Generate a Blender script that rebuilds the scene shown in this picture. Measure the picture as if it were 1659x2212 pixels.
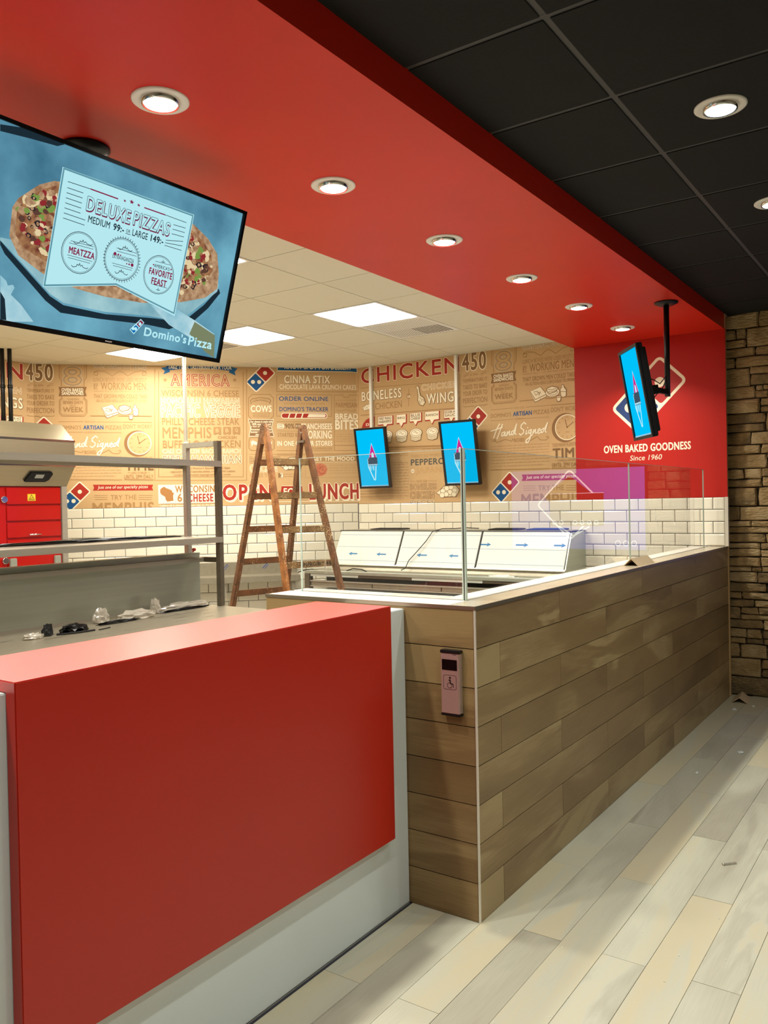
import bpy, bmesh, math, random
from mathutils import Vector, Matrix, Euler
from mathutils.geometry import tessellate_polygon

for o in list(bpy.data.objects): bpy.data.objects.remove(o)
SC = bpy.context.scene
COL = SC.collection
R = math.radians

# ------------------------------------------------------------------ camera
cam = bpy.data.cameras.new('camera'); camo = bpy.data.objects.new('camera', cam); COL.objects.link(camo)
cam.sensor_fit = 'HORIZONTAL'; cam.sensor_width = 36.0; cam.lens = 1788.28 / 1659 * 36.0
cam.clip_start = 0.05; cam.clip_end = 60
def camera_matrix(yaw, pitch, roll):
    f = Vector((math.cos(pitch) * math.cos(yaw), math.cos(pitch) * math.sin(yaw), math.sin(pitch)))
    r = f.cross(Vector((0, 0, 1))).normalized(); u = r.cross(f)
    c, s = math.cos(roll), math.sin(roll)
    r2 = r * c + u * s; u2 = u * c - r * s
    return Matrix((r2, u2, -f)).transposed()
camo.matrix_world = Matrix.Translation((0, 0, 1.60)) @ camera_matrix(R(34.6175), R(-0.64037), R(-1.13627)).to_4x4()
SC.camera = camo

# ------------------------------------------------------------------ world and exposure
w = bpy.data.worlds.new('world'); SC.world = w; w.use_nodes = True
w.node_tree.nodes['Background'].inputs[0].default_value = (0.80, 0.88, 1.0, 1)
w.node_tree.nodes['Background'].inputs[1].default_value = 0.05
SC.view_settings.view_transform = 'Standard'; SC.view_settings.look = 'None'
SC.view_settings.gamma = 1; SC.view_settings.use_curve_mapping = False
SC.view_settings.exposure = 0.0
DOWNLIGHT = 12.0        # watts of each round lamp in the bulkhead
ROOMLIGHT = 7.6         # watts of each round lamp in the black ceiling
BEAM = R(120)           # spread of the round lamps
PANEL = 33.0            # radiance of the square kitchen light panels
SCREEN = 1.0            # radiance of the display screens

# ------------------------------------------------------------------ helpers
def lin(c):
    def f(v):
        v = v / 255.0
        return v / 12.92 if v <= 0.04045 else ((v + 0.055) / 1.055) ** 2.4
    return (f(c[0]), f(c[1]), f(c[2]), 1)
MATS = {}
def newmat(name):
    m = bpy.data.materials.new(name); m.use_nodes = True
    nt = m.node_tree; b = nt.nodes['Principled BSDF']; MATS[name] = m
    return m, nt, b
def mat(name, col, rough=0.5, metal=0.0, spec=0.5, var=0.0, scale=8.0, bump=0.0, stretch=(1, 1, 1), coat=0.0, randv=0.0):
    m, nt, b = newmat(name)
    b.inputs['Roughness'].default_value = rough; b.inputs['Metallic'].default_value = metal
    b.inputs['Specular IOR Level'].default_value = spec; b.inputs['Coat Weight'].default_value = coat
    b.inputs['Base Color'].default_value = lin(col)
    if var or bump or randv:
        tc = nt.nodes.new('ShaderNodeTexCoord'); mp = nt.nodes.new('ShaderNodeMapping')
        mp.inputs['Scale'].default_value = stretch
        nt.links.new(tc.outputs['Object'], mp.inputs['Vector'])
        nz = nt.nodes.new('ShaderNodeTexNoise'); nz.inputs['Scale'].default_value = scale; nz.inputs['Detail'].default_value = 6
        nt.links.new(mp.outputs[0], nz.inputs['Vector'])
        if var or randv:
            hs = nt.nodes.new('ShaderNodeHueSaturation'); hs.inputs['Color'].default_value = lin(col)
            mr = nt.nodes.new('ShaderNodeMapRange'); mr.inputs['To Min'].default_value = 1 - var; mr.inputs['To Max'].default_value = 1 + var
            mr.inputs['From Min'].default_value = 0.3; mr.inputs['From Max'].default_value = 0.7
            nt.links.new(nz.outputs[0], mr.inputs[0])
            src = mr.outputs[0]
            if randv:
                oi = nt.nodes.new('ShaderNodeObjectInfo'); m2 = nt.nodes.new('ShaderNodeMapRange')
                m2.inputs['To Min'].default_value = 1 - randv; m2.inputs['To Max'].default_value = 1 + randv
                nt.links.new(oi.outputs['Random'], m2.inputs[0])
                mu = nt.nodes.new('ShaderNodeMath'); mu.operation = 'MULTIPLY'
                nt.links.new(src, mu.inputs[0]); nt.links.new(m2.outputs[0], mu.inputs[1]); src = mu.outputs[0]
            nt.links.new(src, hs.inputs['Value']); nt.links.new(hs.outputs[0], b.inputs['Base Color'])
        if bump:
            bp = nt.nodes.new('ShaderNodeBump'); bp.inputs['Strength'].default_value = bump; bp.inputs['Distance'].default_value = 0.01
            nt.links.new(nz.outputs[0], bp.inputs['Height']); nt.links.new(bp.outputs[0], b.inputs['Normal'])
    return m
def emit(name, col, strength):
    m, nt, b = newmat(name)
    nt.nodes.remove(b); e = nt.nodes.new('ShaderNodeEmission'); e.inputs[0].default_value = lin(col); e.inputs[1].default_value = strength
    nt.links.new(e.outputs[0], nt.nodes['Material Output'].inputs[0])
    return m
def plank_mat(name, dark, mid, light, axis, rough, randv, coat=0.0, cath=0.5, spec=0.4):
    """Printed wood-look ceramic: grain along `axis`, a different board per object."""
    m, nt, b = newmat(name)
    N = nt.nodes.new; LK = nt.links.new
    tc = N('ShaderNodeTexCoord'); oi = N('ShaderNodeObjectInfo')
    mul = N('ShaderNodeMath'); mul.operation = 'MULTIPLY'; mul.inputs[1].default_value = 61.0; LK(oi.outputs['Random'], mul.inputs[0])
    add = N('ShaderNodeVectorMath'); add.operation = 'ADD'; LK(tc.outputs['Object'], add.inputs[0]); LK(mul.outputs[0], add.inputs[1])
    def mapped(sl, sc):
        mp = N('ShaderNodeMapping'); s = [sc, sc, sc]; s[axis] = sl; mp.inputs['Scale'].default_value = s
        LK(add.outputs[0], mp.inputs['Vector']); return mp.outputs[0]
    n1 = N('ShaderNodeTexNoise'); n1.inputs['Scale'].default_value = 1; n1.inputs['Detail'].default_value = 4; n1.inputs['Distortion'].default_value = 0.6; LK(mapped(0.9, 4.0), n1.inputs['Vector'])
    n2 = N('ShaderNodeTexNoise'); n2.inputs['Scale'].default_value = 1; n2.inputs['Detail'].default_value = 8; LK(mapped(7.0, 150.0), n2.inputs['Vector'])
    wv = N('ShaderNodeMath'); wv.operation = 'MULTIPLY'; wv.inputs[1].default_value = 42.0; LK(n1.outputs[0], wv.inputs[0])
    sn = N('ShaderNodeMath'); sn.operation = 'SINE'; LK(wv.outputs[0], sn.inputs[0])
    # cathedral rings only on some boards
    n3 = N('ShaderNodeTexNoise'); n3.inputs['Scale'].default_value = 1; n3.inputs['Detail'].default_value = 1; LK(mapped(0.9, 2.2), n3.inputs['Vector'])
    rr = N('ShaderNodeMapRange'); rr.inputs['From Min'].default_value = 0.48; rr.inputs['From Max'].default_value = 0.68; LK(n3.outputs[0], rr.inputs[0])
    k1 = N('ShaderNodeMath'); k1.operation = 'MULTIPLY'; LK(sn.outputs[0], k1.inputs[0]); LK(rr.outputs[0], k1.inputs[1])
    k2 = N('ShaderNodeMath'); k2.operation = 'MULTIPLY_ADD'; LK(k1.outputs[0], k2.inputs[0]); k2.inputs[1].default_value = 0.11 * cath; LK(n1.outputs[0], k2.inputs[2])
    k3 = N('ShaderNodeMath'); k3.operation = 'MULTIPLY_ADD'; LK(n2.outputs[0], k3.inputs[0]); k3.inputs[1].default_value = 0.22; LK(k2.outputs[0], k3.inputs[2])
    o1 = N('ShaderNodeMath'); o1.operation = 'MULTIPLY_ADD'; LK(oi.outputs['Random'], o1.inputs[0]); o1.inputs[1].default_value = randv; LK(k3.outputs[0], o1.inputs[2])
    cr = N('ShaderNodeValToRGB'); e = cr.color_ramp.elements
    e[0].position = 0.42; e[0].color = lin(dark); e[1].position = 0.98 + randv * 0.5; e[1].color = lin(light)
    q = cr.color_ramp.elements.new(0.66 + randv * 0.4); q.color = lin(mid)
    LK(o1.outputs[0], cr.inputs[0]); LK(cr.outputs[0], b.inputs['Base Color'])
    b.inputs['Roughness'].default_value = rough; b.inputs['Coat Weight'].default_value = coat; b.inputs['Specular IOR Level'].default_value = spec
    bp = N('ShaderNodeBump'); bp.inputs['Strength'].default_value = 0.08; bp.inputs['Distance'].default_value = 0.004
    LK(n2.outputs[0], bp.inputs['Height']); LK(bp.outputs[0], b.inputs['Normal'])
    return m

ROOT = {}
class MB:
    """Collects polygons (world coordinates unless the parent is rotated) into one mesh object."""
    def __init__(s): s.v = []; s.f = []; s.m = []; s.sm = []
    def add(s, vs, fs, mi=0, smooth=False):
        n = len(s.v); s.v += [tuple(v) for v in vs]
        for f in fs: s.f.append([i + n for i in f]); s.m.append(mi); s.sm.append(smooth)
        return s
    def box(s, a, b, mi=0):
        x0, y0, z0 = a; x1, y1, z1 = b
        vs = [(x0, y0, z0), (x1, y0, z0), (x1, y1, z0), (x0, y1, z0), (x0, y0, z1), (x1, y0, z1), (x1, y1, z1), (x0, y1, z1)]
        return s.add(vs, [(0, 3, 2, 1), (4, 5, 6, 7), (0, 1, 5, 4), (1, 2, 6, 5), (2, 3, 7, 6), (3, 0, 4, 7)], mi)
    def beam(s, p, q, wd, w, t, mi=0):
        p, q, wd = Vector(p), Vector(q), Vector(wd)
        d = (q - p).normalized(); a = (wd - d * wd.dot(d)).normalized() * (w / 2); b = d.cross(a).normalized() * (t / 2)
        vs = [p - a - b, p + a - b, p + a + b, p - a + b, q - a - b, q + a - b, q + a + b, q - a + b]
        return s.add(vs, [(0, 3, 2, 1), (4, 5, 6, 7), (0, 1, 5, 4), (1, 2, 6, 5), (2, 3, 7, 6), (3, 0, 4, 7)], mi)
    def cyl(s, p, q, r, n=16, mi=0, r2=None, caps=True):
        p, q = Vector(p), Vector(q); d = (q - p).normalized(); r2 = r if r2 is None else r2
        a = d.orthogonal().normalized(); b = d.cross(a)
        vs = []
        for c, rad in ((p, r), (q, r2)):
            for i in range(n):
                t = 2 * math.pi * i / n; vs.append(c + a * math.cos(t) * rad + b * math.sin(t) * rad)
        s.add(vs, [(i, (i + 1) % n, n + (i + 1) % n, n + i) for i in range(n)], mi, True)
        if caps: s.add(vs[:n], [tuple(range(n - 1, -1, -1))], mi); s.add(vs[n:], [tuple(range(n))], mi)
        return s
    def tube(s, pts, r, n=8, mi=0):
        pts = [Vector(p) for p in pts]; rings = []
        for i, p in enumerate(pts):
            d = (pts[min(i + 1, len(pts) - 1)] - pts[max(i - 1, 0)]).normalized()
            a = d.cross(Vector((0.31, 0.22, 0.93))).normalized(); b = d.cross(a)
            rings.append([p + a * math.cos(2 * math.pi * k / n) * r + b * math.sin(2 * math.pi * k / n) * r for k in range(n)])
        vs = [v for g in rings for v in g]
        fs = [(i * n + k, i * n + (k + 1) % n, (i + 1) * n + (k + 1) % n, (i + 1) * n + k) for i in range(len(pts) - 1) for k in range(n)]
        s.add(vs, fs, mi, True); s.add(rings[0], [tuple(range(n - 1, -1, -1))], mi); s.add(rings[-1], [tuple(range(n))], mi)
        return s
    def lathe(s, prof, c, n=32, mi=0):
        c = Vector(c); vs = []
        for r, z in prof:
            for i in range(n): t = 2 * math.pi * i / n; vs.append(c + Vector((r * math.cos(t), r * math.sin(t), z)))
        return s.add(vs, [(j * n + i, j * n + (i + 1) % n, (j + 1) * n + (i + 1) % n, (j + 1) * n + i) for j in range(len(prof) - 1) for i in range(n)], mi, True)
    def prism(s, poly, ext, mi=0):
        """closed polygon (3-D points) extruded by the vector ext"""
        n = len(poly); a = [Vector(p) for p in poly]; e = Vector(ext); b = [p + e for p in a]
        s.add(a + b, [(i, (i + 1) % n, n + (i + 1) % n, n + i) for i in range(n)], mi)
        tr = tessellate_polygon([a]); s.add(a, [tuple(reversed(t)) for t in tr], mi); s.add(b, [tuple(t) for t in tr], mi)
        return s
    def build(s, name, mats, parent=None, bevel=0.0, local=False, recalc=True):
        me = bpy.data.meshes.new(name)
        off = Vector((0, 0, 0)) if local else ROOT.get(parent.name if parent else '', Vector((0, 0, 0)))
        me.from_pydata([tuple(Vector(v) - off) for v in s.v], [], s.f)
        if not isinstance(mats, (list, tuple)): mats = [mats]
        for m in mats: me.materials.append(MATS[m] if isinstance(m, str) else m)
        for p, mi, sm in zip(me.polygons, s.m, s.sm): p.material_index = mi; p.use_smooth = sm
        if recalc or bevel:
            bm = bmesh.new(); bm.from_mesh(me)
            bmesh.ops.remove_doubles(bm, verts=bm.verts, dist=1e-5)
            bmesh.ops.recalc_face_normals(bm, faces=bm.faces)
            if bevel:
                ed = [e for e in bm.edges if len(e.link_faces) == 2 and e.calc_face_angle(0) > 0.6]
                bmesh.ops.bevel(bm, geom=ed, offset=bevel, segments=2, affect='EDGES', clamp_overlap=True)
            bm.to_mesh(me); bm.free()
        o = bpy.data.objects.new(name, me); COL.objects.link(o)
        if parent: o.parent = parent; ROOT[o.name] = ROOT.get(parent.name, Vector((0, 0, 0)))
        return o
def tag(o, label=None, cat=None, group=None, kind=None):
    if label: o['label'] = label
    if cat: o['category'] = cat
    if group: o['group'] = group
    if kind: o['kind'] = kind
    return o
def thing(name, label, cat, loc=(0, 0, 0), rot=(0, 0, 0), group=None):
    o = bpy.data.objects.new(name, None); COL.objects.link(o); o.location = loc; o.rotation_euler = rot
    o.empty_display_size = 0.1; ROOT[o.name] = Vector(loc)
    return tag(o, label, cat, group)
def link_copy(src, parent, loc=None):
    c = src.copy(); COL.objects.link(c); c.parent = parent
    if loc is not None: c.location = loc
    return c

# flat print: text and shapes on a plane (u right, v up), stacked in thin layers
_TX = {}
def text2d(body, shear=0.0, sp=0.0):
    k = (body, shear, sp)
    if k not in _TX:
        cu = bpy.data.curves.new('lettering', 'FONT'); cu.body = body; cu.space_character = 1.0 + sp * 3.2; cu.shear = shear; cu.resolution_u = 3; cu.fill_mode = 'FRONT'
        ob = bpy.data.objects.new('lettering', cu); me = bpy.data.meshes.new_from_object(ob)
        _TX[k] = ([(v.co.x, v.co.y) for v in me.vertices], [tuple(p.vertices) for p in me.polygons])
        bpy.data.objects.remove(ob); bpy.data.curves.remove(cu); bpy.data.meshes.remove(me)
    return _TX[k]
class Print:
    LAYER = 0.00012
    def __init__(s): s.v = []; s.f = []; s.m = []; s.mats = []; s.k = 0
    def mi(s, c):
        if c not in s.mats: s.mats.append(c)
        return s.mats.index(c)
    def raw(s, pts, faces, c):
        s.k += 1; n = len(s.v); z = s.k * s.LAYER
        s.v += [(p[0], p[1], z + (p[2] if len(p) > 2 else 0.0)) for p in pts]
        mi = s.mi(c)
        for f in faces: s.f.append([i + n for i in f]); s.m.append(mi)
    def poly(s, pts, c):
        t = tessellate_polygon([[Vector((p[0], p[1], 0)) for p in pts]])
        s.raw(pts, [tuple(q) for q in t], c)
    def line(s, pts, c, wd, closed=False):
        if closed: pts = list(pts) + [pts[0]]
        vs, fs = [], []
        for a, b in zip(pts[:-1], pts[1:]):
            dx, dy = b[0] - a[0], b[1] - a[1]; l = math.hypot(dx, dy) or 1e-6; nx, ny = -dy / l * wd / 2, dx / l * wd / 2; ex, ey = dx / l * wd * 0.35, dy / l * wd * 0.35
            n = len(vs); q = n * 0.000004; vs += [(a[0] - ex + nx, a[1] - ey + ny, q), (a[0] - ex - nx, a[1] - ey - ny, q), (b[0] + ex - nx, b[1] + ey - ny, q), (b[0] + ex + nx, b[1] + ey + ny, q)]; fs.append((n, n + 1, n + 2, n + 3))
        s.raw(vs, fs, c)
    def circle(s, x, y, r, c, asp=1.0, wd=0, n=28):
        p = [(x + r * math.cos(2 * math.pi * i / n), y + r * asp * math.sin(2 * math.pi * i / n)) for i in range(n)]
        if wd: s.line(p, c, wd, True)
        else: s.raw(p, [tuple(range(n))], c)
    def text(s, body, x0, y0, x1, y1, c, st='', tan='t'):
        shear = 0.18 if st == 's' else 0.0
        SP = {'o': .055, 'O': .05, 'D': .06, 'R': .045, 'H': .055, 'S': .055, 'h': .03, 'o2': .05, 'o3': .04, 'b': .05, 'W': .05, 'V': .05, 'B': .024, '': .010, 's': 0.0}[st]
        P, F = text2d(body, shear, SP)
        if not P: return
        ax, bx = min(p[0] for p in P), max(p[0] for p in P); ay, by = min(p[1] for p in P), max(p[1] for p in P)
        sx, sy = (x1 - x0) / (bx - ax), (y1 - y0) / (by - ay); sm = min(sy, sx * 1.5)
        def put(off, col, dx=0, dy=0):
            r = off * sm; pts, fs = [], []
            n = 1 if off < 0.006 else (4 if off < 0.02 else 8)
            for k in range(n):
                ox, oy = (0, 0) if n == 1 else (r * math.cos(2 * math.pi * (k + 0.5) / n), r * math.sin(2 * math.pi * (k + 0.5) / n))
                m = len(pts); pts += [(x0 + (p[0] - ax) * sx + dx + ox, y0 + (p[1] - ay) * sy + dy + oy, k * 0.000006) for p in P]; fs += [[i + m for i in f] for f in F]
            s.raw(pts, fs, col)
        h = y1 - y0
        if st == '': put(0.010, c)
        elif st in ('B', 's'): put(0.024 if st == 'B' else 0.0, c)
        elif st == 'W': put(0.034, c)
        elif st == 'V': put(0.012, c)
        elif st == 'o': put(0.055, 'w'); put(0.006, c)
        elif st == 'O': put(0.055, 'w'); put(0.02, c)
        elif st == 'D': put(0.06, 'w'); put(0.050, 'b'); put(0.030, 'w'); put(0.021, 'b'); put(0.003, 't')
        elif st == 'R': put(0.045, 'w'); put(0.02, c)
        elif st == 'H': put(0.06, 'w'); put(0.045, c); put(0.004, tan)
        elif st == 'S': put(0.06, 'w', h * 0.07, -h * 0.09); put(0.06, 'w'); put(0.03, c)
        elif st == 'h': put(0.03, 'b2', h * 0.05, -h * 0.06); put(0.025, 'w')
        elif st == 'o2': put(0.05, 'b3', h * 0.02, -h * 0.02); put(0.02, 'w')
        elif st == 'o3': put(0.04, 'd'); put(0.02, 't2')
        elif st == 'b': put(0.05, 'b3'); put(0.018, tan)
    def domino(s, x, y, r, white='w', red='r', blue='u'):
        """tilted domino; x, y is the middle, r the half diagonal"""
        s2 = r * 0.94
        def q(a, b): return (x + (a - b) * 0.7071, y + (a + b) * 0.7071)
        def rnd(a0, b0, a1, b1, k):
            out = []
            for ca, cb, t0 in ((a1 - k, b1 - k, 0), (a0 + k, b1 - k, 90), (a0 + k, b0 + k, 180), (a1 - k, b0 + k, 270)):
                for t in (0, 30, 60, 90): out.append(q(ca + k * math.cos(R(t0 + t)), cb + k * math.sin(R(t0 + t))))
            return out
        g = s2 * 0.09
        s.poly(rnd(-s2 - g, -s2 * 0.5 - g, s2 + g, s2 * 0.5 + g, s2 * 0.16), white)
        s.poly(rnd(g * 0.5, -s2 * 0.5, s2, s2 * 0.5, s2 * 0.08), red); s.poly(rnd(-s2, -s2 * 0.5, -g * 0.5, s2 * 0.5, s2 * 0.08), blue)
        for a, b in ((s2 * 0.5, 0), (-s2 * 0.5 - s2 * 0.17, s2 * 0.17), (-s2 * 0.5 + s2 * 0.17, -s2 * 0.17)):
            p = q(a, b); s.circle(p[0], p[1], s2 * 0.155, white)
    def place(s, name, place, parent, matmap, clip=None, local=True):
        """place(u, v, lift) -> point; clip = (u0, u1, v0, v1)"""
        me = bpy.data.meshes.new(name); me.from_pydata(s.v, [], s.f)
        for c in s.mats: me.materials.append(matmap[c])
        for p, mi in zip(me.polygons, s.m): p.material_index = mi
        if clip:
            bm = bmesh.new(); bm.from_mesh(me)
            for co, no in (((clip[0], 0, 0), (-1, 0, 0)), ((clip[1], 0, 0), (1, 0, 0)), ((0, clip[2], 0), (0, -1, 0)), ((0, clip[3], 0), (0, 1, 0))):
                bmesh.ops.bisect_plane(bm, geom=bm.verts[:] + bm.edges[:] + bm.faces[:], dist=1e-6, plane_co=co, plane_no=no, clear_outer=True)
            bm.to_mesh(me); bm.free()
            if not me.polygons: bpy.data.meshes.remove(me); return None
        off = Vector((0, 0, 0)) if local else ROOT.get(parent.name, Vector((0, 0, 0)))
        for v in me.vertices: v.co = Vector(place(v.co.x, v.co.y, v.co.z)) - off
        o = bpy.data.objects.new(name, me); COL.objects.link(o); o.parent = parent
        return o
# ------------------------------------------------------------------ materials
mat('red_paint', (208, 40, 20), 0.42, spec=0.25, var=0.03, scale=3)
mat('red_wall', (180, 26, 12), 0.5, spec=0.3)
mat('red_gloss', (180, 28, 9), 0.42, spec=0.3, var=0.02, scale=2, coat=0.38)
MATS['red_gloss'].node_tree.nodes['Principled BSDF'].inputs['Coat Roughness'].default_value = 0.28
mat('white_gloss', (214, 220, 216), 0.3, spec=0.5)
mat('seam', (45, 42, 38), 0.8)
mat('steel', (186, 180, 164), 0.34, 0.6, var=0.06, scale=60, stretch=(0.02, 1, 1))
mat('hood_steel', (158, 146, 120), 0.34, 0.75, var=0.05, scale=50, stretch=(0.02, 1, 1))
mat('steel_soft', (188, 193, 178), 0.36, 0.7, var=0.05, scale=40, stretch=(0.02, 1, 1))
mat('steel_dark', (112, 102, 86), 0.4, 0.55, var=0.1, scale=30)
mat('steel_film', (160, 152, 132), 0.36, 0.45, var=0.06, scale=25)
mat('chrome', (225, 225, 220), 0.15, 1.0)
mat('alu', (160, 148, 128), 0.34, 0.8)
mat('alu_pink', (206, 186, 178), 0.36, 0.7)
mat('white_metal', (232, 228, 214), 0.35, 0.1)
mat('black', (14, 14, 14), 0.4, spec=0.4)
mat('black_matte', (18, 17, 16), 0.7)
mat('black_gloss', (10, 10, 11), 0.22, spec=0.25)
mat('dark_grey', (52, 50, 46), 0.5)
mat('black_tile', (33, 34, 33), 0.85, spec=0.2, var=0.06, scale=90, bump=0.1)
mat('black_bar', (62, 63, 62), 0.6)
mat('ceil_tile', (222, 216, 194), 0.8, spec=0.25, var=0.015, scale=160, randv=0.02)
mat('ceil_gap_shade', (92, 82, 64), 0.8)  # dark colour holds the shade in tile gaps and vent holes
mat('frame_white', (232, 230, 220), 0.4)
mat('metro', (238, 231, 210), 0.14, spec=0.55, randv=0.03, var=0.01, scale=3)
mat('grout', (52, 52, 58), 0.9)
mat('plain_wall', (168, 158, 140), 0.8)
mat('paper', (206, 168, 118), 0.62, spec=0.3, var=0.02, scale=3)
mat('blade', (150, 150, 140), 0.5)
mat('edge_dark', (150, 160, 146), 0.2)
mat('trim_metal', (226, 218, 200), 0.35, 0.35)
mat('paint_wood', (128, 80, 42), 0.55, var=0.25, scale=30, stretch=(1, 1, 0.25), bump=0.15)
mat('cardboard', (190, 165, 128), 0.85, var=0.05, scale=30)
mat('mortar', (58, 50, 38), 0.95)
mat('cover_white', (224, 226, 216), 0.4, spec=0.4)
mat('arrow_blue', (28, 118, 172), 0.5)
mat('line_blue', (150, 166, 186), 0.5)
mat('tray_blue', (42, 76, 150), 0.5)
mat('film_print', (126, 118, 100), 0.6)
mat('oven_red', (176, 20, 10), 0.22, spec=0.55)
mat('hazard', (236, 196, 40), 0.5)
mat('hinge', (120, 112, 96), 0.45, 0.7)
mat('glass_edge', (196, 212, 196), 0.15, spec=0.6)
mat('red_film', (150, 56, 48), 0.4)
plank_mat('wall_plank', (104, 80, 52), (136, 111, 74), (160, 137, 96), 0, 0.42, 0.42, cath=0.9)
plank_mat('wall_plank_side', (98, 72, 45), (126, 99, 62), (150, 124, 82), 1, 0.42, 0.42, cath=0.6)
plank_mat('floor_plank', (150, 142, 123), (184, 180, 158), (190, 179, 148), 0, 0.40, 0.42, cath=0.8)
plank_mat('cap_tile', (170, 154, 126), (190, 175, 146), (206, 192, 164), 0, 0.22, 0.12, cath=0.4, spec=0.6)
plank_mat('cap_tile_lit', (222, 218, 206), (234, 230, 220), (242, 238, 230), 0, 0.20, 0.1, cath=0.2, spec=0.6)  # whiter copy of the cap tile, lamp reflections put into its colour
# mural inks
INK = {}
for k, c in dict(d=(172, 131, 82), d2=(184, 144, 94), b=(140, 104, 64), b2=(146, 106, 64), b3=(126, 92, 56), w=(250, 236, 204), w2=(240, 224, 188), r=(172, 46, 30), r2=(176, 84, 56), p=(204, 122, 86),
                 u=(22, 84, 138), u2=(30, 96, 140), t=(206, 168, 118), t2=(206, 166, 112), tan2=(172, 120, 66), g=(84, 84, 76)).items():
    INK[k] = mat('ink_' + k, c, 0.6, spec=0.3)
# stone
def stone_mat(name, a, b_, c):
    m, nt, b = newmat(name); N = nt.nodes.new; LK = nt.links.new
    tc = N('ShaderNodeTexCoord'); oi = N('ShaderNodeObjectInfo')
    ad = N('ShaderNodeVectorMath'); ad.operation = 'ADD'; mu = N('ShaderNodeMath'); mu.operation = 'MULTIPLY'; mu.inputs[1].default_value = 40
    LK(oi.outputs['Random'], mu.inputs[0]); LK(tc.outputs['Object'], ad.inputs[0]); LK(mu.outputs[0], ad.inputs[1])
    nz = N('ShaderNodeTexNoise'); nz.inputs['Scale'].default_value = 9; nz.inputs['Detail'].default_value = 9; LK(ad.outputs[0], nz.inputs['Vector'])
    o1 = N('ShaderNodeMath'); o1.operation = 'MULTIPLY_ADD'; LK(oi.outputs['Random'], o1.inputs[0]); o1.inputs[1].default_value = 0.4; LK(nz.outputs[0], o1.inputs[2])
    cr = N('ShaderNodeValToRGB'); e = cr.color_ramp.elements; e[0].position = 0.4; e[0].color = lin(a); e[1].position = 1.0; e[1].color = lin(c)
    q = e.new(0.7); q.color = lin(b_)
    LK(o1.outputs[0], cr.inputs[0]); LK(cr.outputs[0], b.inputs['Base Color']); b.inputs['Roughness'].default_value = 0.85; b.inputs['Specular IOR Level'].default_value = 0.25
    n2 = N('ShaderNodeTexNoise'); n2.inputs['Scale'].default_value = 28; n2.inputs['Detail'].default_value = 8
    mp = N('ShaderNodeMapping'); mp.inputs['Scale'].default_value = (1, 1, 2.6); LK(ad.outputs[0], mp.inputs['Vector']); LK(mp.outputs[0], n2.inputs['Vector'])
    bp = N('ShaderNodeBump'); bp.inputs['Strength'].default_value = 0.9; bp.inputs['Distance'].default_value = 0.02
    LK(n2.outputs[0], bp.inputs['Height']); LK(bp.outputs[0], b.inputs['Normal'])
stone_mat('stone', (112, 94, 66), (160, 132, 88), (184, 160, 118))
# clear sheet of glass: what is not mirrored passes straight through
def glass_mat(name, tint, gain, dirt, haze=0.015):
    m, nt, b = newmat(name); nt.nodes.remove(b); N = nt.nodes.new; LK = nt.links.new
    fr = N('ShaderNodeFresnel'); fr.inputs[0].default_value = 1.5
    g = N('ShaderNodeMath'); g.operation = 'MULTIPLY'; g.inputs[1].default_value = gain; g.use_clamp = True; LK(fr.outputs[0], g.inputs[0])
    tr = N('ShaderNodeBsdfTransparent'); tr.inputs[0].default_value = tint; gl = N('ShaderNodeBsdfGlossy'); gl.inputs['Roughness'].default_value = 0.0
    mx = N('ShaderNodeMixShader'); LK(g.outputs[0], mx.inputs[0]); LK(tr.outputs[0], mx.inputs[1]); LK(gl.outputs[0], mx.inputs[2]); out = mx.outputs[0]
    if dirt:   # dried water streaks and dust on the sheet
        tc = N('ShaderNodeTexCoord'); mp = N('ShaderNodeMapping'); mp.inputs['Scale'].default_value = (55, 55, 2.2); LK(tc.outputs['Object'], mp.inputs['Vector'])
        nz = N('ShaderNodeTexNoise'); nz.inputs['Scale'].default_value = 1; nz.inputs['Detail'].default_value = 3; LK(mp.outputs[0], nz.inputs['Vector'])
        n2 = N('ShaderNodeTexNoise'); n2.inputs['Scale'].default_value = 4; n2.inputs['Detail'].default_value = 2; LK(tc.outputs['Object'], n2.inputs['Vector'])
        r1 = N('ShaderNodeMapRange'); r1.inputs['From Min'].default_value = 0.60; r1.inputs['From Max'].default_value = 0.78; LK(nz.outputs[0], r1.inputs[0])
        r2 = N('ShaderNodeMapRange'); r2.inputs['From Min'].default_value = 0.45; r2.inputs['From Max'].default_value = 0.7; LK(n2.outputs[0], r2.inputs[0])
        k = N('ShaderNodeMath'); k.operation = 'MULTIPLY'; LK(r1.outputs[0], k.inputs[0]); LK(r2.outputs[0], k.inputs[1])
        k2 = N('ShaderNodeMath'); k2.operation = 'MULTIPLY_ADD'; k2.inputs[1].default_value = dirt; k2.inputs[2].default_value = haze; LK(k.outputs[0], k2.inputs[0])
        df = N('ShaderNodeBsdfDiffuse'); df.inputs[0].default_value = lin((235, 228, 212)); m2 = N('ShaderNodeMixShader')
        LK(k2.outputs[0], m2.inputs[0]); LK(out, m2.inputs[1]); LK(df.outputs[0], m2.inputs[2]); out = m2.outputs[0]
    LK(out, nt.nodes['Material Output'].inputs[0])
glass_mat('glass', (0.965, 0.975, 0.955, 1), 1.45, 0.0)
glass_mat('glass_dusty', (0.955, 0.955, 0.93, 1), 1.3, 0.45)
glass_mat('plastic_film', (0.9, 0.88, 0.84, 1), 2.0, 0.4, 0.38)
emit('lamp', (255, 252, 246), 14.0); emit('lamp_room', (250, 255, 250), 14.0)
emit('panel_light', (255, 250, 238), PANEL)

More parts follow.
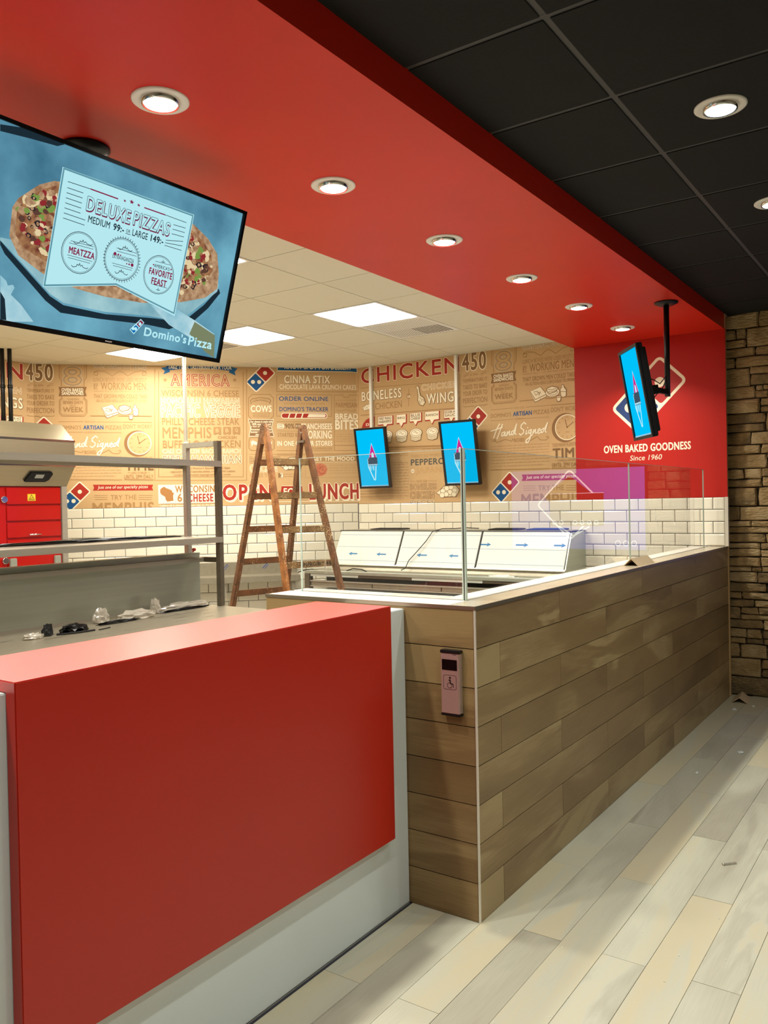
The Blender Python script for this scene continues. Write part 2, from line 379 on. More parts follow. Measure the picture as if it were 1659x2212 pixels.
# ------------------------------------------------------------------ setting: floor
RX, RY = 6.97, 5.13            # mural wall plane and its far corner
LX, LY = 4.67, 7.30            # corner between the diagonal wall and the left wall
floor = tag(MB().box((-2.6, -3.3, -0.10), (7.4, 7.4, -0.004)).build('floor', 'grout'), kind='structure')
mat('kitchen_tile', (196, 190, 176), 0.4)
MB().box((-2.6, 1.815, -0.004), (7.0, 7.3, 0.0)).build('kitchen_slab', 'kitchen_tile', floor)
PW, PL_ = 0.1525, 1.217
rng = random.Random(4)
def plank_mesh(name, x0, y0, x1, y1, z0, z1):
    return MB().box((x0, y0, z0), (x1, y1, z1))
for k in range(-1, 29):
    y1 = 1.648 - PW * k; y0 = y1 - PW
    x = (2.80 if k % 2 == 0 else 3.41) - 4 * PL_
    while x < 7.08:
        a, b = max(x, -1.6), min(x + PL_, 7.08)
        if b - a > 0.02:
            dz = rng.uniform(-0.0004, 0.0006)
            MB().box((a + 0.0009, y0 + 0.0009, -0.004), (b - 0.0009, y1 - 0.0009, dz)).build('plank', 'floor_plank', floor, recalc=False)
        x += PL_

# ------------------------------------------------------------------ setting: walls
def metro(parent, o, d, n, s0, s1, joint, z0, ztop=1.592, ph=0.0975, pl=0.2):
    """bevelled white metro tiles, one object each, in running bond"""
    o, d, n = Vector(o), Vector(d), Vector(n); g = 0.0048; cache = {}
    r = 0
    while ztop - (r + 1) * ph > z0 - 0.02:
        za, zb = ztop - (r + 1) * ph, ztop - r * ph
        s = joint + (0 if r % 2 == 0 else pl / 2); s -= math.ceil((s - s0) / pl) * pl
        while s < s1:
            a, b = max(s, s0) + g / 2, min(s + pl, s1) - g / 2
            if b - a > 0.015:
                key = round(b - a, 4)
                if key not in cache:
                    L_, H_, e, t = b - a, ph - g, 0.009, 0.008
                    vs = []
                    for q, up in ((0, 0.0), (0, t - 0.003), (e, t)):
                        for (uu, vv) in ((q, q), (L_ - q, q), (L_ - q, H_ - q), (q, H_ - q)): vs.append(d * uu + Vector((0, 0, vv)) + n * up)
                    fs = [(i, (i + 1) % 4, 4 + (i + 1) % 4, 4 + i) for i in range(4)] + [(4 + i, 4 + (i + 1) % 4, 8 + (i + 1) % 4, 8 + i) for i in range(4)] + [(8, 9, 10, 11)]
                    ob = MB().add(vs, fs).build('tile', 'metro', parent, local=True); cache[key] = ob
                else: ob = link_copy(cache[key], parent)
                ob.location = o + d * a + Vector((0, 0, za + g / 2))
            s += pl
        r += 1
UD = Vector((RX - LX, RY - LY, 0)).normalized(); ND = Vector((UD.y, -UD.x, 0))
if ND.dot(Vector((-1, -1, 0))) < 0: ND = -ND
wall_back = tag(MB().box((RX, 1.49, 0), (RX + 0.03, 5.35, 3.05)).build('wall_back', 'paper'), kind='structure')
wall_corner = tag(MB().prism([Vector((RX, RY, 0)), Vector((LX, LY, 0)), Vector((LX, LY, 0)) - ND * 0.15 , Vector((RX, RY, 0)) - ND * 0.15], (0, 0, 3.05)).build('wall_corner', 'paper'), kind='structure')
wall_left = tag(MB().box((-2.6, LY, 0), (LX + 0.12, LY + 0.15, 3.05)).build('wall_left', 'paper'), kind='structure')
tag(MB().box((-2.75, -3.3, 0), (-2.6, 7.45, 3.05)).build('wall_entrance', 'plain_wall'), kind='structure')
tag(MB().box((-2.6, -3.45, 0), (7.4, -3.3, 3.05)).build('wall_front', 'plain_wall'), kind='structure')
# grout beds and tiles
MB().box((RX - 0.004, 1.505, 0.2), (RX, RY, 1.5925)).build('grout_bed', 'grout', wall_back)
metro(wall_back, (RX - 0.004, RY, 0), (0, -1, 0), (-1, 0, 0), 0.005, RY - 1.512, RY - 3.4, 0.62)
MB().prism([Vector((LX, LY, 0.05)) + ND * 0.0, Vector((RX, RY, 0.05)), Vector((RX, RY, 0.05)) + ND * 0.004, Vector((LX, LY, 0.05)) + ND * 0.004], (0, 0, 1.5505)).build('grout_bed', 'grout', wall_corner)
metro(wall_corner, Vector((LX, LY, 0)) + ND * 0.004, UD, ND, 0.01, 3.155, 0.42, 0.06, ztop=1.600, ph=0.0965, pl=0.198)
MB().box((-2.6, LY - 0.004, 0), (LX, LY, 1.595)).build('tile_band', 'metro', wall_left)
# red end panel beside the stone, painted on a raised board, and its metal edges
red_board = MB().box((RX - 0.010, 1.488, 1.5925), (RX, 2.742, 2.927)).build('red_panel', 'red_wall', wall_back)
MB().box((RX - 0.016, 1.484, 1.200), (RX + 0.02, 1.510, 1.5925)).build('edge_trim', 'trim_metal', wall_back)
pr = Print(); pr.domino(2.100 * -1, 2.458, 0.27 / 0.94)
INK_RED = dict(INK); INK_RED['r'] = mat('ink_deep_red', (176, 30, 22), 0.5); INK_RED['u'] = mat('ink_navy', (20, 56, 112), 0.5)
pr.place('dotted_emblem', lambda u, v, l: (RX - 0.0105 - l, -u, v), wall_back, INK_RED)
pr = Print(); pr.text('OVEN BAKED GOODNESS', -2.487, 1.988, -1.765, 2.050, 'w', 'B'); pr.text('Since 1960', -2.264, 1.914, -1.996, 1.957, 'w', 's')
pr.place('lettering', lambda u, v, l: (RX - 0.0105 - l, -u, v), wall_back, INK)

# stone wall
wall_right = tag(MB().box((7.10, -3.3, 0), (7.30, 1.56, 3.05)).build('wall_right', 'mortar'), kind='structure')
rng = random.Random(11)
def stone(y0, y1, z0, z1):
    n = 0.10 if y1 - y0 > 0.12 else 0.22
    def j(a): return rng.uniform(-a, a)
    g = 0.0012; a = min(0.009, (z1 - z0) * 0.12)
    ring = [(y0 + g + abs(j(a)), z0 + g + abs(j(a))), ((y0 + y1) / 2 + j(0.02), z0 + g + abs(j(.004))), (y1 - g - abs(j(a)), z0 + g + abs(j(a))), (y1 - g - abs(j(.004)), (z0 + z1) / 2 + j(0.008)),
            (y1 - g - abs(j(a * 1.5)), z1 - g - abs(j(a))), ((y0 + y1) / 2 + j(0.02), z1 - g - abs(j(.004))), (y0 + g + abs(j(a * 1.5)), z1 - g - abs(j(a))), (y0 + g + abs(j(.004)), (z0 + z1) / 2 + j(0.008))]
    cy, cz = (y0 + y1) / 2 + j(0.01), (z0 + z1) / 2 + j(0.006); dep = rng.uniform(0.018, 0.045)
    vs = [(7.10, p[0], p[1]) for p in ring] + [(7.10 - dep * rng.uniform(0.55, 0.85), p[0], p[1]) for p in ring]
    k = 0.012
    inn = []
    for p in ring:
        d = math.hypot(p[0] - cy, p[1] - cz) or 1; f = min(0.5, k / d); inn.append((7.10 - dep * rng.uniform(0.9, 1.12), p[0] + (cy - p[0]) * f, p[1] + (cz - p[1]) * f))
    vs += inn; vs.append((7.10 - dep * rng.uniform(0.95, 1.25), cy, cz))
    fs = [(i, (i + 1) % 8, 8 + (i + 1) % 8, 8 + i) for i in range(8)] + [(8 + i, 8 + (i + 1) % 8, 16 + (i + 1) % 8, 16 + i) for i in range(8)] + [(16 + i, 16 + (i + 1) % 8, 24) for i in range(8)]
    return MB().add(vs, fs).build('stone', 'stone', wall_right)
z = 0.0
while z < 3.02:
    h = rng.choice((0.045, 0.06, 0.075, 0.085, 0.10, 0.115, 0.13, 0.15)); z1 = min(z + h, 3.05)
    if 3.05 - z1 < 0.03: z1 = 3.05
    y = 1.532
    while y > 0.62:
        l = rng.uniform(0.08, 0.34) * (0.7 + h * 4); ya = max(y - l, 0.55)
        if z1 - z > 0.09 and rng.random() < 0.42:
            zm = z + (z1 - z) * rng.uniform(0.4, 0.6); ym = ya + (y - ya) * rng.uniform(0.3, 0.7)
            if rng.random() < 0.5: stone(ya, y, z, zm); stone(ya, ym, zm, z1); stone(ym, y, zm, z1)
            else: stone(ya, y, z, zm); stone(ya, y, zm, z1)
        else: stone(ya, y, z, z1)
        y = ya
    z = z1

# ------------------------------------------------------------------ setting: partition clad in wood-look tiles
PX, PY, PT = 2.754, 1.495, 1.20
part = tag(MB().box((PX + 0.012, PY + 0.012, 0), (7.05, 1.745, 1.183)).box((PX + 0.012, 1.745, 0), (3.035, 2.555, 1.183)).build('partition_wall', 'seam'), kind='structure')
for r in range(8):
    z1 = 1.188 - r * 0.1485; z0 = z1 - 0.1485
    x = (3.565 if r % 2 == 0 else 2.957) - 1.212
    while x < 7.04:
        a, b = max(x, PX + 0.006), min(x + 1.212, 7.04)
        if b - a > 0.03: MB().box((a + 0.0014, PY, z0 + 0.0018), (b - 0.0014, PY + 0.012, z1 - 0.0018)).build('plank', 'wall_plank', part, recalc=False)
        x += 1.212
    MB().box((PX, PY + 0.008, z0 + 0.0018), (PX + 0.012, 2.553, z1 - 0.0018)).build('plank', 'wall_plank_side', part, recalc=False)
MB().box((PX - 0.002, PY - 0.002, 0), (PX + 0.005, PY + 0.005, 1.188)).build('corner_trim', 'trim_metal', part)
MB().box((PX + 0.012, 2.553, 0), (3.035, 2.560, 1.186)).build('end_panel', 'white_gloss', part)
# cap: tiles on top in two bands with the slot for the glass between, metal nosing around
x = PX + 0.006
for b in (3.565, 4.775, 5.99, 7.0):
    MB().box((x, PY + 0.004, 1.184), (b - 0.001, 1.619, 1.2)).build('cap_tile', 'cap_tile', part, bevel=0.001)
    MB().box((max(x, 2.942), 1.641, 1.184), (b - 0.001, 1.745, 1.2)).build('cap_tile', 'cap_tile_lit', part, bevel=0.001); x = b
MB().box((PX + 0.006, 1.621, 1.184), (2.919, 2.553, 1.2)).build('cap_tile', 'cap_tile_lit', part, bevel=0.001)
MB().box((2.941, 1.747, 1.184), (3.035, 2.553, 1.2)).build('cap_tile', 'cap_tile_lit', part, bevel=0.001)
MB().box((PX - 0.003, PY - 0.003, 1.187), (7.0, PY + 0.004, 1.2015)).box((PX - 0.003, PY + 0.004, 1.187), (PX + 0.006, 2.556, 1.2015)).build('nosing', 'alu', part)

# ------------------------------------------------------------------ setting: ceilings and red bulkhead
ceil = tag(MB().box((-2.6, -3.3, 3.062), (7.3, 1.495, 3.15)).build('ceiling', 'black_matte'), kind='structure')
CG = 0.608
lx = [2.35 + CG * i for i in range(-8, 9)]; ly = [1.0 + CG - CG * i for i in range(0, 9)]
src = MB().box((0.012, 0.012, 3.046), (CG - 0.012, CG - 0.012, 3.060)).build('ceiling_tile', 'black_tile', ceil, local=True)
first = True
for i in range(len(lx) - 1):
    for j in range(len(ly) - 1):
        if lx[i] + CG > 7.3: continue
        if j == 0: MB().box((lx[i] + 0.012, ly[1] + 0.012, 3.046), (lx[i + 1] - 0.012, 1.494, 3.060)).build('ceiling_tile', 'black_tile', ceil); continue
        o = src if first else link_copy(src, ceil); first = False; o.location = (lx[i], ly[j + 1], 0)
for x in lx: MB().box((x - 0.012, -3.3, 3.050), (x + 0.012, 1.494, 3.062)).build('grid_bar', 'black_bar', ceil)
for y in ly[1:]: MB().box((-2.6, y - 0.012, 3.0505), (7.1, y + 0.012, 3.0625)).build('grid_bar', 'black_bar', ceil)
bulk = tag(MB().box((-2.6, PY, 2.925), (7.04, 2.752, 3.14)).build('bulkhead', 'red_paint'), kind='structure')
wc = tag(MB().box((-2.6, 2.752, 3.016), (7.1, 7.45, 3.15)).build('ceiling', 'ceil_gap_shade'), kind='structure')
KX = [3.52 + 0.613 * i for i in range(-6, 6)] + [6.97]; KY = [2.753] + [3.31 + 0.61 * i for i in range(0, 7)] + [7.30]
LIGHT = {(4.746, 3.31), (4.746, 4.53), (4.746, 5.75), (2.907, 3.31), (2.907, 4.53), (2.907, 5.75), (1.068, 3.31), (1.068, 4.53)}
VENT = {(5.359, 3.31), (4.746, 5.14)}
rk = lambda v: round(v, 3)
shared = {}
for i in range(len(KX) - 1):
    for j in range(len(KY) - 1):
        x0, x1, y0, y1 = KX[i], KX[i + 1], KY[j], KY[j + 1]
        if Vector((x0 - LX, y0 - LY, 0)).dot(ND) < 0.02 or (rk(x0), rk(y0)) in LIGHT or (rk(x0), rk(y0)) in VENT: continue
        key = (rk(x1 - x0), rk(y1 - y0))
        if key in shared: o = link_copy(shared[key], wc)
        else: o = shared[key] = MB().box((0.003, 0.003, 3.004), (x1 - x0 - 0.003, y1 - y0 - 0.003, 3.016)).build('ceiling_tile', 'ceil_tile', wc, local=True, recalc=False)
        o.location = (x0, y0, 0)

# ------------------------------------------------------------------ mural
WALLS = [  # parent, origin, direction, normal, g range covered, shift of the repeat
    (wall_left, Vector((LX, LY, 0)), Vector((1, 0, 0)), Vector((0, -1, 0)), (-1.6, 0.0), 0.0, 0.0),
    (wall_corner, Vector((LX, LY, 0)), UD, ND, (0.0, 3.162), 0.0, 0.0),
    (wall_back, Vector((RX, RY, 0)), Vector((0, -1, 0)), Vector((-1, 0, 0)), (3.162, 3.162 + 2.392), 3.162, 0.0)]
PERIOD = 4.498
def build_mural(data):
    panels = []
    for it in data:
        k = it[0]
        if k == '#': p = Print(); panels.append((it[1], it[2], p))
        elif k == 'T': p.text(it[1], it[2], it[3], it[4], it[5], it[6], it[7])
        elif k == 'L': p.line(it[1], it[2], it[3], bool(it[4]))
        elif k == 'P': p.poly(it[1], it[2])
        elif k == 'C': p.circle(it[1], it[2], it[3], it[4], it[5], it[6])
        elif k == 'R': p.poly([(it[1], it[2]), (it[3], it[2]), (it[3], it[4]), (it[1], it[4])], it[5])
        elif k == 'V':
            x0, y0, x1, y1, c = it[1:6]; r = (y1 - y0) / 2; ym = (y0 + y1) / 2
            p.poly([(x1 - r + r * math.cos(R(a)), ym + r * math.sin(R(a))) for a in range(-90, 91, 20)] + [(x0 + r + r * math.cos(R(a)), ym + r * math.sin(R(a))) for a in range(90, 271, 20)], c)
        elif k == 'D': p.domino(it[1], it[2], it[3])
        elif k == 'X':  # a line of print too fine to read
            rr = random.Random(int(it[2] * 1000)); x = it[1]; q = []
            while x < it[3]:
                l = rr.uniform(0.012, 0.05); q.append(((x, it[2]), (min(x + l, it[3]), it[2]))); x += l + 0.012
            for a, b in q: p.k -= 1; p.line([a, b], it[4], 0.0036); 
            p.k += 1
    for name, label, p in panels:
        for sh in (0.0, -PERIOD, PERIOD):
            for wall, o, d, n, (g0, g1), goff, _ in WALLS:
                us = [v[0] + sh for v in p.v]
                if max(us) < g0 + 0.004 or min(us) > g1 - 0.004: continue
                ob = p.place(name, lambda u, v, l: o + d * (u + sh - goff) + n * (l + 0.0006) + Vector((0, 0, v)), wall, INK, (g0 - sh, g1 - sh, 1.55, 3.004))
                if ob and label: ob['label'] = label
# print data: (kind, ...) in metres along the wall and up
MURAL = [
('#', 'lettering', 'oven temperature lettering with large outlined 450'),
('T', '450', -0.072, 2.844, 0.177, 3.007, 'b', 'O'),
('L',[(-0.062,2.792),(-0.03,2.812),(-0.004,2.817)],'d',0.004,0),
('L',[(-0.057,2.783),(-0.03,2.798),(-0.004,2.801)],'d',0.004,0),
('L',[(0.123,2.793),(0.156,2.814),(0.183,2.819)],'d',0.004,0),
('L',[(0.129,2.784),(0.156,2.799),(0.182,2.803)],'d',0.004,0),
('T', 'is the', 0.007, 2.79, 0.092, 2.81, 'd', 's'),
('T', 'TEMPERATURE IT', -0.069, 2.73, 0.19, 2.762, 'd', ''),
('T', 'TAKES TO BAKE', -0.07, 2.663, 0.188, 2.706, 'd', ''),
('T', 'YOUR ORDER TO', -0.071, 2.603, 0.187, 2.646, 'd', ''),
('T', 'PERFECTION', -0.073, 2.531, 0.185, 2.58, 'd', ''),
('L',[(-0.072,2.508),(-0.053,2.499),(0.042,2.501),(0.058,2.488),(0.074,2.501),(0.17,2.499),(0.187,2.508)],'d',0.005,0),
('#', 'sandwich_badge', 'badge with outlined 8 and dark ribbon'),
('L',[(0.241,3.01),(0.238,2.874),(0.258,2.846),(0.257,2.793)],'d',0.006,0),
('L',[(0.492,3.014),(0.489,2.877),(0.467,2.848),(0.465,2.795)],'d',0.006,0),
('L',[(0.257,3.01),(0.254,2.88),(0.269,2.854)],'d',0.003,0),
('L',[(0.476,3.014),(0.473,2.883),(0.456,2.856)],'d',0.003,0),
('T', '8', 0.281, 2.805, 0.439, 2.978, 'b', 'D'),
('P',[(0.23,2.785),(0.489,2.788),(0.475,2.742),(0.487,2.697),(0.228,2.695),(0.242,2.74)],'b2'),
('T', 'OVEN BAKED', 0.258, 2.742, 0.456, 2.773, 'w', 'B'),
('T', 'SANDWICHES', 0.258, 2.708, 0.457, 2.739, 'w', 'B'),
('L',[(0.255,2.69),(0.254,2.672),(0.235,2.656),(0.232,2.534),(0.256,2.502),(0.461,2.502),(0.486,2.534),(0.488,2.658),(0.467,2.674),(0.467,2.692)],'d',0.006,0),
('L',[(0.265,2.681),(0.265,2.668),(0.245,2.652),(0.243,2.539),(0.262,2.514),(0.455,2.515),(0.475,2.54),(0.477,2.653),(0.458,2.669),(0.459,2.683)],'d',0.003,0),
('T', 'AVAILABLE', 0.308, 2.659, 0.416, 2.676, 'd2', ''),
('T', 'SEVEN DAYS', 0.267, 2.621, 0.451, 2.65, 'd', ''),
('T', 'IN A', 0.333, 2.597, 0.385, 2.611, 'd2', ''),
('T', 'WEEK', 0.268, 2.543, 0.452, 2.588, 'd', 'B'),
('#', 'lunch_box_panel', 'lettering about lunch boxes over a drawn lunch box'),
('T', 'WHEN LUNCH GOT BOXED', 0.554, 2.971, 1.058, 3.01, 'b', 'o'),
('L',[(0.557,2.907),(0.59,2.899),(0.596,2.93),(0.567,2.941),(0.558,2.921),(0.591,2.947),(0.667,2.937),(0.732,2.897),(0.777,2.932),(0.805,2.944),(0.832,2.933),(0.876,2.899),(0.943,2.94),(1.021,2.953),(1.054,2.928),(1.046,2.948),(1.016,2.936),(1.02,2.904),(1.054,2.913)],'d',0.005,0),
('T', 'LUNCH BOXES WERE USED MOSTLY', 0.553, 2.841, 1.055, 2.88, 'd2', ''),
('T', 'BY', 0.555, 2.773, 0.593, 2.813, 'd', ''),
('L',[(0.554,2.766),(0.592,2.766)],'d',0.004,0),
('L',[(0.555,2.818),(0.593,2.819)],'d',0.004,0),
('T', 'WORKING MEN.', 0.622, 2.761, 1.059, 2.833, 'd', ''),
('L',[(0.554,2.746),(0.646,2.747)],'d',0.003,0),
('L',[(0.961,2.744),(1.056,2.745)],'d',0.003,0),
('T', 'But it was the only way', 0.657, 2.737, 0.956, 2.754, 'd2', 's'),
('T', 'THAT GROWN MEN COULD TAKE', 0.552, 2.677, 1.055, 2.717, 'd', ''),
('T', 'AN ACTION HERO LUNCH BOX TO WORK.', 0.575, 2.638, 1.057, 2.668, 'd2', ''),
('P',[(0.621,2.586),(0.726,2.619),(0.785,2.547),(0.781,2.522),(0.673,2.48),(0.663,2.489)],'b'),
('P',[(0.625,2.585),(0.724,2.616),(0.779,2.547),(0.675,2.51)],'w2'),
('P',[(0.627,2.574),(0.673,2.503),(0.779,2.541),(0.778,2.526),(0.676,2.487),(0.666,2.494)],'w2'),
('L',[(0.659,2.575),(0.692,2.581),(0.714,2.558),(0.68,2.547),(0.664,2.564)],'b',0.004,0),
('L',[(0.692,2.564),(0.725,2.57),(0.708,2.541)],'b',0.004,0),
('L',[(0.724,2.514),(0.726,2.503)],'b',0.004,0),
('C',0.84,2.559,0.069,'b',0.62,0),
('C',0.84,2.559,0.064,'w2',0.62,0),
('C',0.84,2.556,0.047,'b',0.5,0.004),
('P',[(0.783,2.599),(0.836,2.616),(0.9,2.596),(0.874,2.559),(0.812,2.545),(0.785,2.568)],'b'),
('P',[(0.789,2.594),(0.836,2.61),(0.891,2.592),(0.868,2.566),(0.815,2.552),(0.791,2.57)],'w2'),
('L',[(0.797,2.587),(0.835,2.579),(0.88,2.591)],'b',0.004,0),
('L',[(0.802,2.57),(0.837,2.564),(0.871,2.576)],'b',0.003,0),
('P',[(0.913,2.582),(0.927,2.594),(0.925,2.614),(0.936,2.619),(0.949,2.615),(0.952,2.594),(0.974,2.571),(0.97,2.513),(0.945,2.501),(0.917,2.51)],'b'),
('P',[(0.917,2.58),(0.931,2.591),(0.93,2.61),(0.938,2.614),(0.946,2.61),(0.948,2.591),(0.968,2.568),(0.965,2.516),(0.945,2.507),(0.922,2.515)],'w2'),
('L',[(0.92,2.557),(0.968,2.553)],'b',0.004,0),
('P',[(0.873,2.522),(0.925,2.522),(0.916,2.472),(0.897,2.466),(0.879,2.472)],'b'),
('P',[(0.878,2.516),(0.919,2.516),(0.912,2.478),(0.897,2.473),(0.884,2.478)],'w2'),
('L',[(0.518,2.506),(0.663,2.506)],'d',0.006,0),
('L',[(0.778,2.507),(1.095,2.504)],'d',0.006,0),
('#', 'signed_box_panel', 'white handwritten lettering between rules'),
('L',[(0.222,2.448),(0.449,2.449)],'d',0.004,0),
('L',[(0.577,2.446),(0.81,2.444)],'d',0.004,0),
('T', 'WHY OUR', 0.462, 2.437, 0.56, 2.457, 'd2', ''),
('L',[(0.821,2.443),(1.096,2.441)],'d',0.007,0),
('T', "DOMINO'S", 0.221, 2.373, 0.429, 2.411, 'd', ''),
('T', 'ARTISAN', 0.45, 2.373, 0.635, 2.412, 'u', 'B'),
('T', 'PIZZAS', 0.655, 2.373, 0.804, 2.411, 'd', ''),
('L',[(0.22,2.346),(0.449,2.346)],'d',0.003,0),
('L',[(0.568,2.343),(0.802,2.341)],'d',0.003,0),
('T', 'COME IN', 0.464, 2.337, 0.558, 2.354, 'd2', ''),
('T', 'BOXES', 0.455, 2.135, 0.56, 2.167, 'd', ''),
('L',[(0.216,2.176),(0.237,2.153),(0.264,2.153),(0.264,2.17),(0.248,2.168),(0.28,2.141),(0.367,2.164),(0.431,2.146),(0.445,2.16),(0.435,2.167)],'d',0.005,0),
('L',[(0.573,2.145),(0.616,2.139),(0.683,2.173),(0.715,2.138),(0.77,2.135),(0.796,2.155),(0.787,2.169),(0.771,2.161)],'d',0.005,0),
('L',[(0.247,2.187),(0.283,2.272),(0.311,2.312)],'w',0.011,0),
('L',[(0.218,2.25),(0.283,2.263),(0.337,2.281)],'w',0.011,0),
('L',[(0.281,2.175),(0.315,2.249),(0.34,2.306)],'w',0.011,0),
('L',[(0.36,2.235),(0.336,2.229),(0.327,2.204),(0.34,2.195),(0.368,2.232),(0.361,2.198),(0.373,2.2)],'w',0.011,0),
('L',[(0.378,2.198),(0.39,2.235),(0.384,2.203),(0.412,2.24),(0.409,2.203),(0.422,2.205)],'w',0.011,0),
('L',[(0.457,2.243),(0.433,2.232),(0.43,2.205),(0.446,2.203),(0.484,2.3),(0.463,2.209),(0.478,2.207)],'w',0.011,0),
('L',[(0.578,2.292),(0.56,2.308),(0.532,2.288),(0.526,2.26),(0.555,2.239),(0.552,2.214),(0.525,2.196),(0.509,2.208)],'w',0.011,0),
('L',[(0.583,2.234),(0.574,2.2),(0.587,2.205)],'w',0.011,0),
('L',[(0.593,2.26),(0.595,2.256)],'w',0.011,0),
('L',[(0.63,2.239),(0.605,2.231),(0.598,2.211),(0.612,2.204),(0.632,2.234),(0.615,2.156),(0.592,2.122),(0.574,2.124),(0.578,2.145),(0.639,2.191)],'w',0.011,0),
('L',[(0.642,2.2),(0.655,2.236),(0.648,2.204),(0.673,2.239),(0.67,2.202),(0.681,2.204)],'w',0.011,0),
('L',[(0.689,2.213),(0.715,2.227),(0.712,2.242),(0.695,2.234),(0.69,2.208),(0.705,2.198),(0.728,2.213)],'w',0.011,0),
('L',[(0.75,2.242),(0.728,2.23),(0.723,2.206),(0.739,2.204),(0.789,2.291),(0.763,2.213),(0.774,2.206)],'w',0.011,0),
('X',0.22,2.104,0.8,'d2'),
('X',0.219,2.079,0.8,'d2'),
('X',0.219,2.054,0.799,'d2'),
('X',0.218,2.029,0.799,'d2'),
('X',0.218,2.002,0.798,'d2'),
('X',0.217,1.975,0.797,'d2'),
('X',0.216,1.947,0.797,'d2'),
('X',0.216,1.918,0.743,'d2'),
('L',[(0.21,1.888),(0.8,1.878)],'d',0.005,0),
('#', 'clock_panel', 'lettering around a drawn clock'),
('T', "DON'T WORRY", 0.823, 2.38, 1.095, 2.423, 'd', ''),
('C',0.956,2.233,0.13,'b2',1,0),
('C',0.972,2.237,0.115,'w',1,0),
('C',0.972,2.237,0.108,'t',1,0),
('L',[(0.974,2.33),(0.974,2.321)],'d',0.006,0),
('L',[(1.019,2.317),(1.014,2.309)],'d',0.006,0),
('L',[(1.051,2.283),(1.043,2.279)],'d',0.006,0),
('L',[(1.061,2.237),(1.053,2.237)],'d',0.006,0),
('L',[(1.048,2.191),(1.041,2.195)],'d',0.006,0),
('L',[(1.015,2.157),(1.011,2.165)],'d',0.006,0),
('L',[(0.97,2.145),(0.97,2.154)],'d',0.006,0),
('L',[(0.926,2.157),(0.93,2.165)],'d',0.006,0),
('L',[(0.894,2.191),(0.902,2.196)],'d',0.006,0),
('L',[(0.883,2.238),(0.892,2.238)],'d',0.006,0),
('L',[(0.896,2.284),(0.904,2.279)],'d',0.006,0),
('L',[(0.929,2.318),(0.934,2.31)],'d',0.006,0),
('L',[(0.972,2.237),(0.954,2.305)],'b2',0.006,0),
('L',[(0.972,2.237),(1.031,2.279)],'b2',0.006,0),
('C',0.972,2.237,0.008,'b2',1,0),
('L',[(0.954,2.195),(0.991,2.194)],'d',0.003,0),
('L',[(0.954,2.328),(0.992,2.328),(0.991,2.301),(0.953,2.301)],'d',0.002,1),
('T', 'YOU HAVE PLENTY OF', 0.827, 2.067, 1.092, 2.102, 'd2', ''),
('T', 'TIME', 0.834, 1.971, 1.099, 2.052, 'b3', 'B'),
('T', 'LUNCH IS SERVED', 0.882, 1.937, 1.038, 1.956, 'd2', ''),
('L',[(0.854,1.948),(0.874,1.948)],'d',0.003,0),
('L',[(1.046,1.946),(1.066,1.945)],'d',0.003,0),
('T', 'UNTIL 2PM DAILY', 0.823, 1.889, 1.097, 1.926, 'd', ''),
('L',[(0.822,1.88),(1.096,1.874)],'d',0.007,0),
('#', 'dotted_emblem', 'red and blue dotted tile emblem with white dots'),
('D',0.357,1.721,0.135,1),
('D',0.044,2.354,0.135,1),
('#', 'specialty_ribbon', 'red ribbon with cream serif lettering'),
('P',[(0.525,1.833),(1.094,1.824),(1.082,1.796),(1.093,1.768),(0.524,1.775),(0.536,1.804)],'r'),
('T', 'Just one of our specialty pizzas', 0.568, 1.782, 1.043, 1.822, 'w', 's'),
('T', 'TRY THE', 0.687, 1.682, 0.932, 1.728, 'd', ''),
('L',[(0.536,1.728),(0.659,1.726)],'d',0.004,0),
('L',[(0.955,1.721),(1.084,1.719)],'d',0.004,0),
('L',[(0.539,1.709),(0.658,1.706)],'d',0.004,0),
('L',[(0.955,1.701),(1.079,1.699)],'d',0.004,0),
('L',[(0.543,1.689),(0.658,1.687)],'d',0.004,0),
('L',[(0.954,1.681),(1.075,1.679)],'d',0.004,0),
('T', 'MEMPHIS', 0.52, 1.541, 1.094, 1.652, 'd', 'B'),
('#', 'menu_board', 'framed pizza name list under a blue ribbon'),
('L',[(1.134,2.966),(1.11,1.867),(2.01,1.855),(2.034,2.978)],'d2',0.01,0),
('L',[(1.171,2.943),(1.148,1.902),(1.978,1.891),(2.0,2.954)],'d',0.007,0),
('P',[(1.194,2.982),(1.27,2.999),(1.281,2.944),(1.215,2.92),(1.231,2.954)],'u2'),
('P',[(1.943,2.988),(1.881,3.003),(1.856,2.947),(1.924,2.916),(1.914,2.953)],'u2'),
('P',[(1.249,3.032),(1.408,3.051),(1.561,3.058),(1.716,3.058),(1.891,3.04),(1.889,2.961),(1.714,2.979),(1.56,2.985),(1.406,2.977),(1.247,2.957)],'u'),
('T', 'TAKE YOUR TASTEBUDS ON A TOUR', 1.264, 2.975, 1.884, 3.022, 'w', 'B'),
('T', 'OF', 1.553, 2.943, 1.591, 2.961, 'd2', ''),
('T', 'AMERICA', 1.289, 2.808, 1.857, 2.922, 'r', 'H'),
('P',[(1.232,2.889),(1.237,2.871),(1.255,2.871),(1.241,2.86),(1.246,2.842),(1.231,2.852),(1.216,2.842),(1.222,2.86),(1.207,2.871),(1.225,2.871)],'d'),
('P',[(1.914,2.897),(1.92,2.879),(1.938,2.879),(1.923,2.868),(1.928,2.849),(1.913,2.86),(1.898,2.849),(1.903,2.867),(1.889,2.879),(1.907,2.879)],'d'),
('L',[(1.189,2.788),(1.955,2.792)],'d',0.003,0),
('T', 'WISCONSIN 6 CHEESE', 1.192, 2.703, 1.952, 2.764, 'd', ''),
('T', 'HONOLULU HAWAIIAN', 1.188, 2.628, 1.952, 2.686, 't', 'o'),
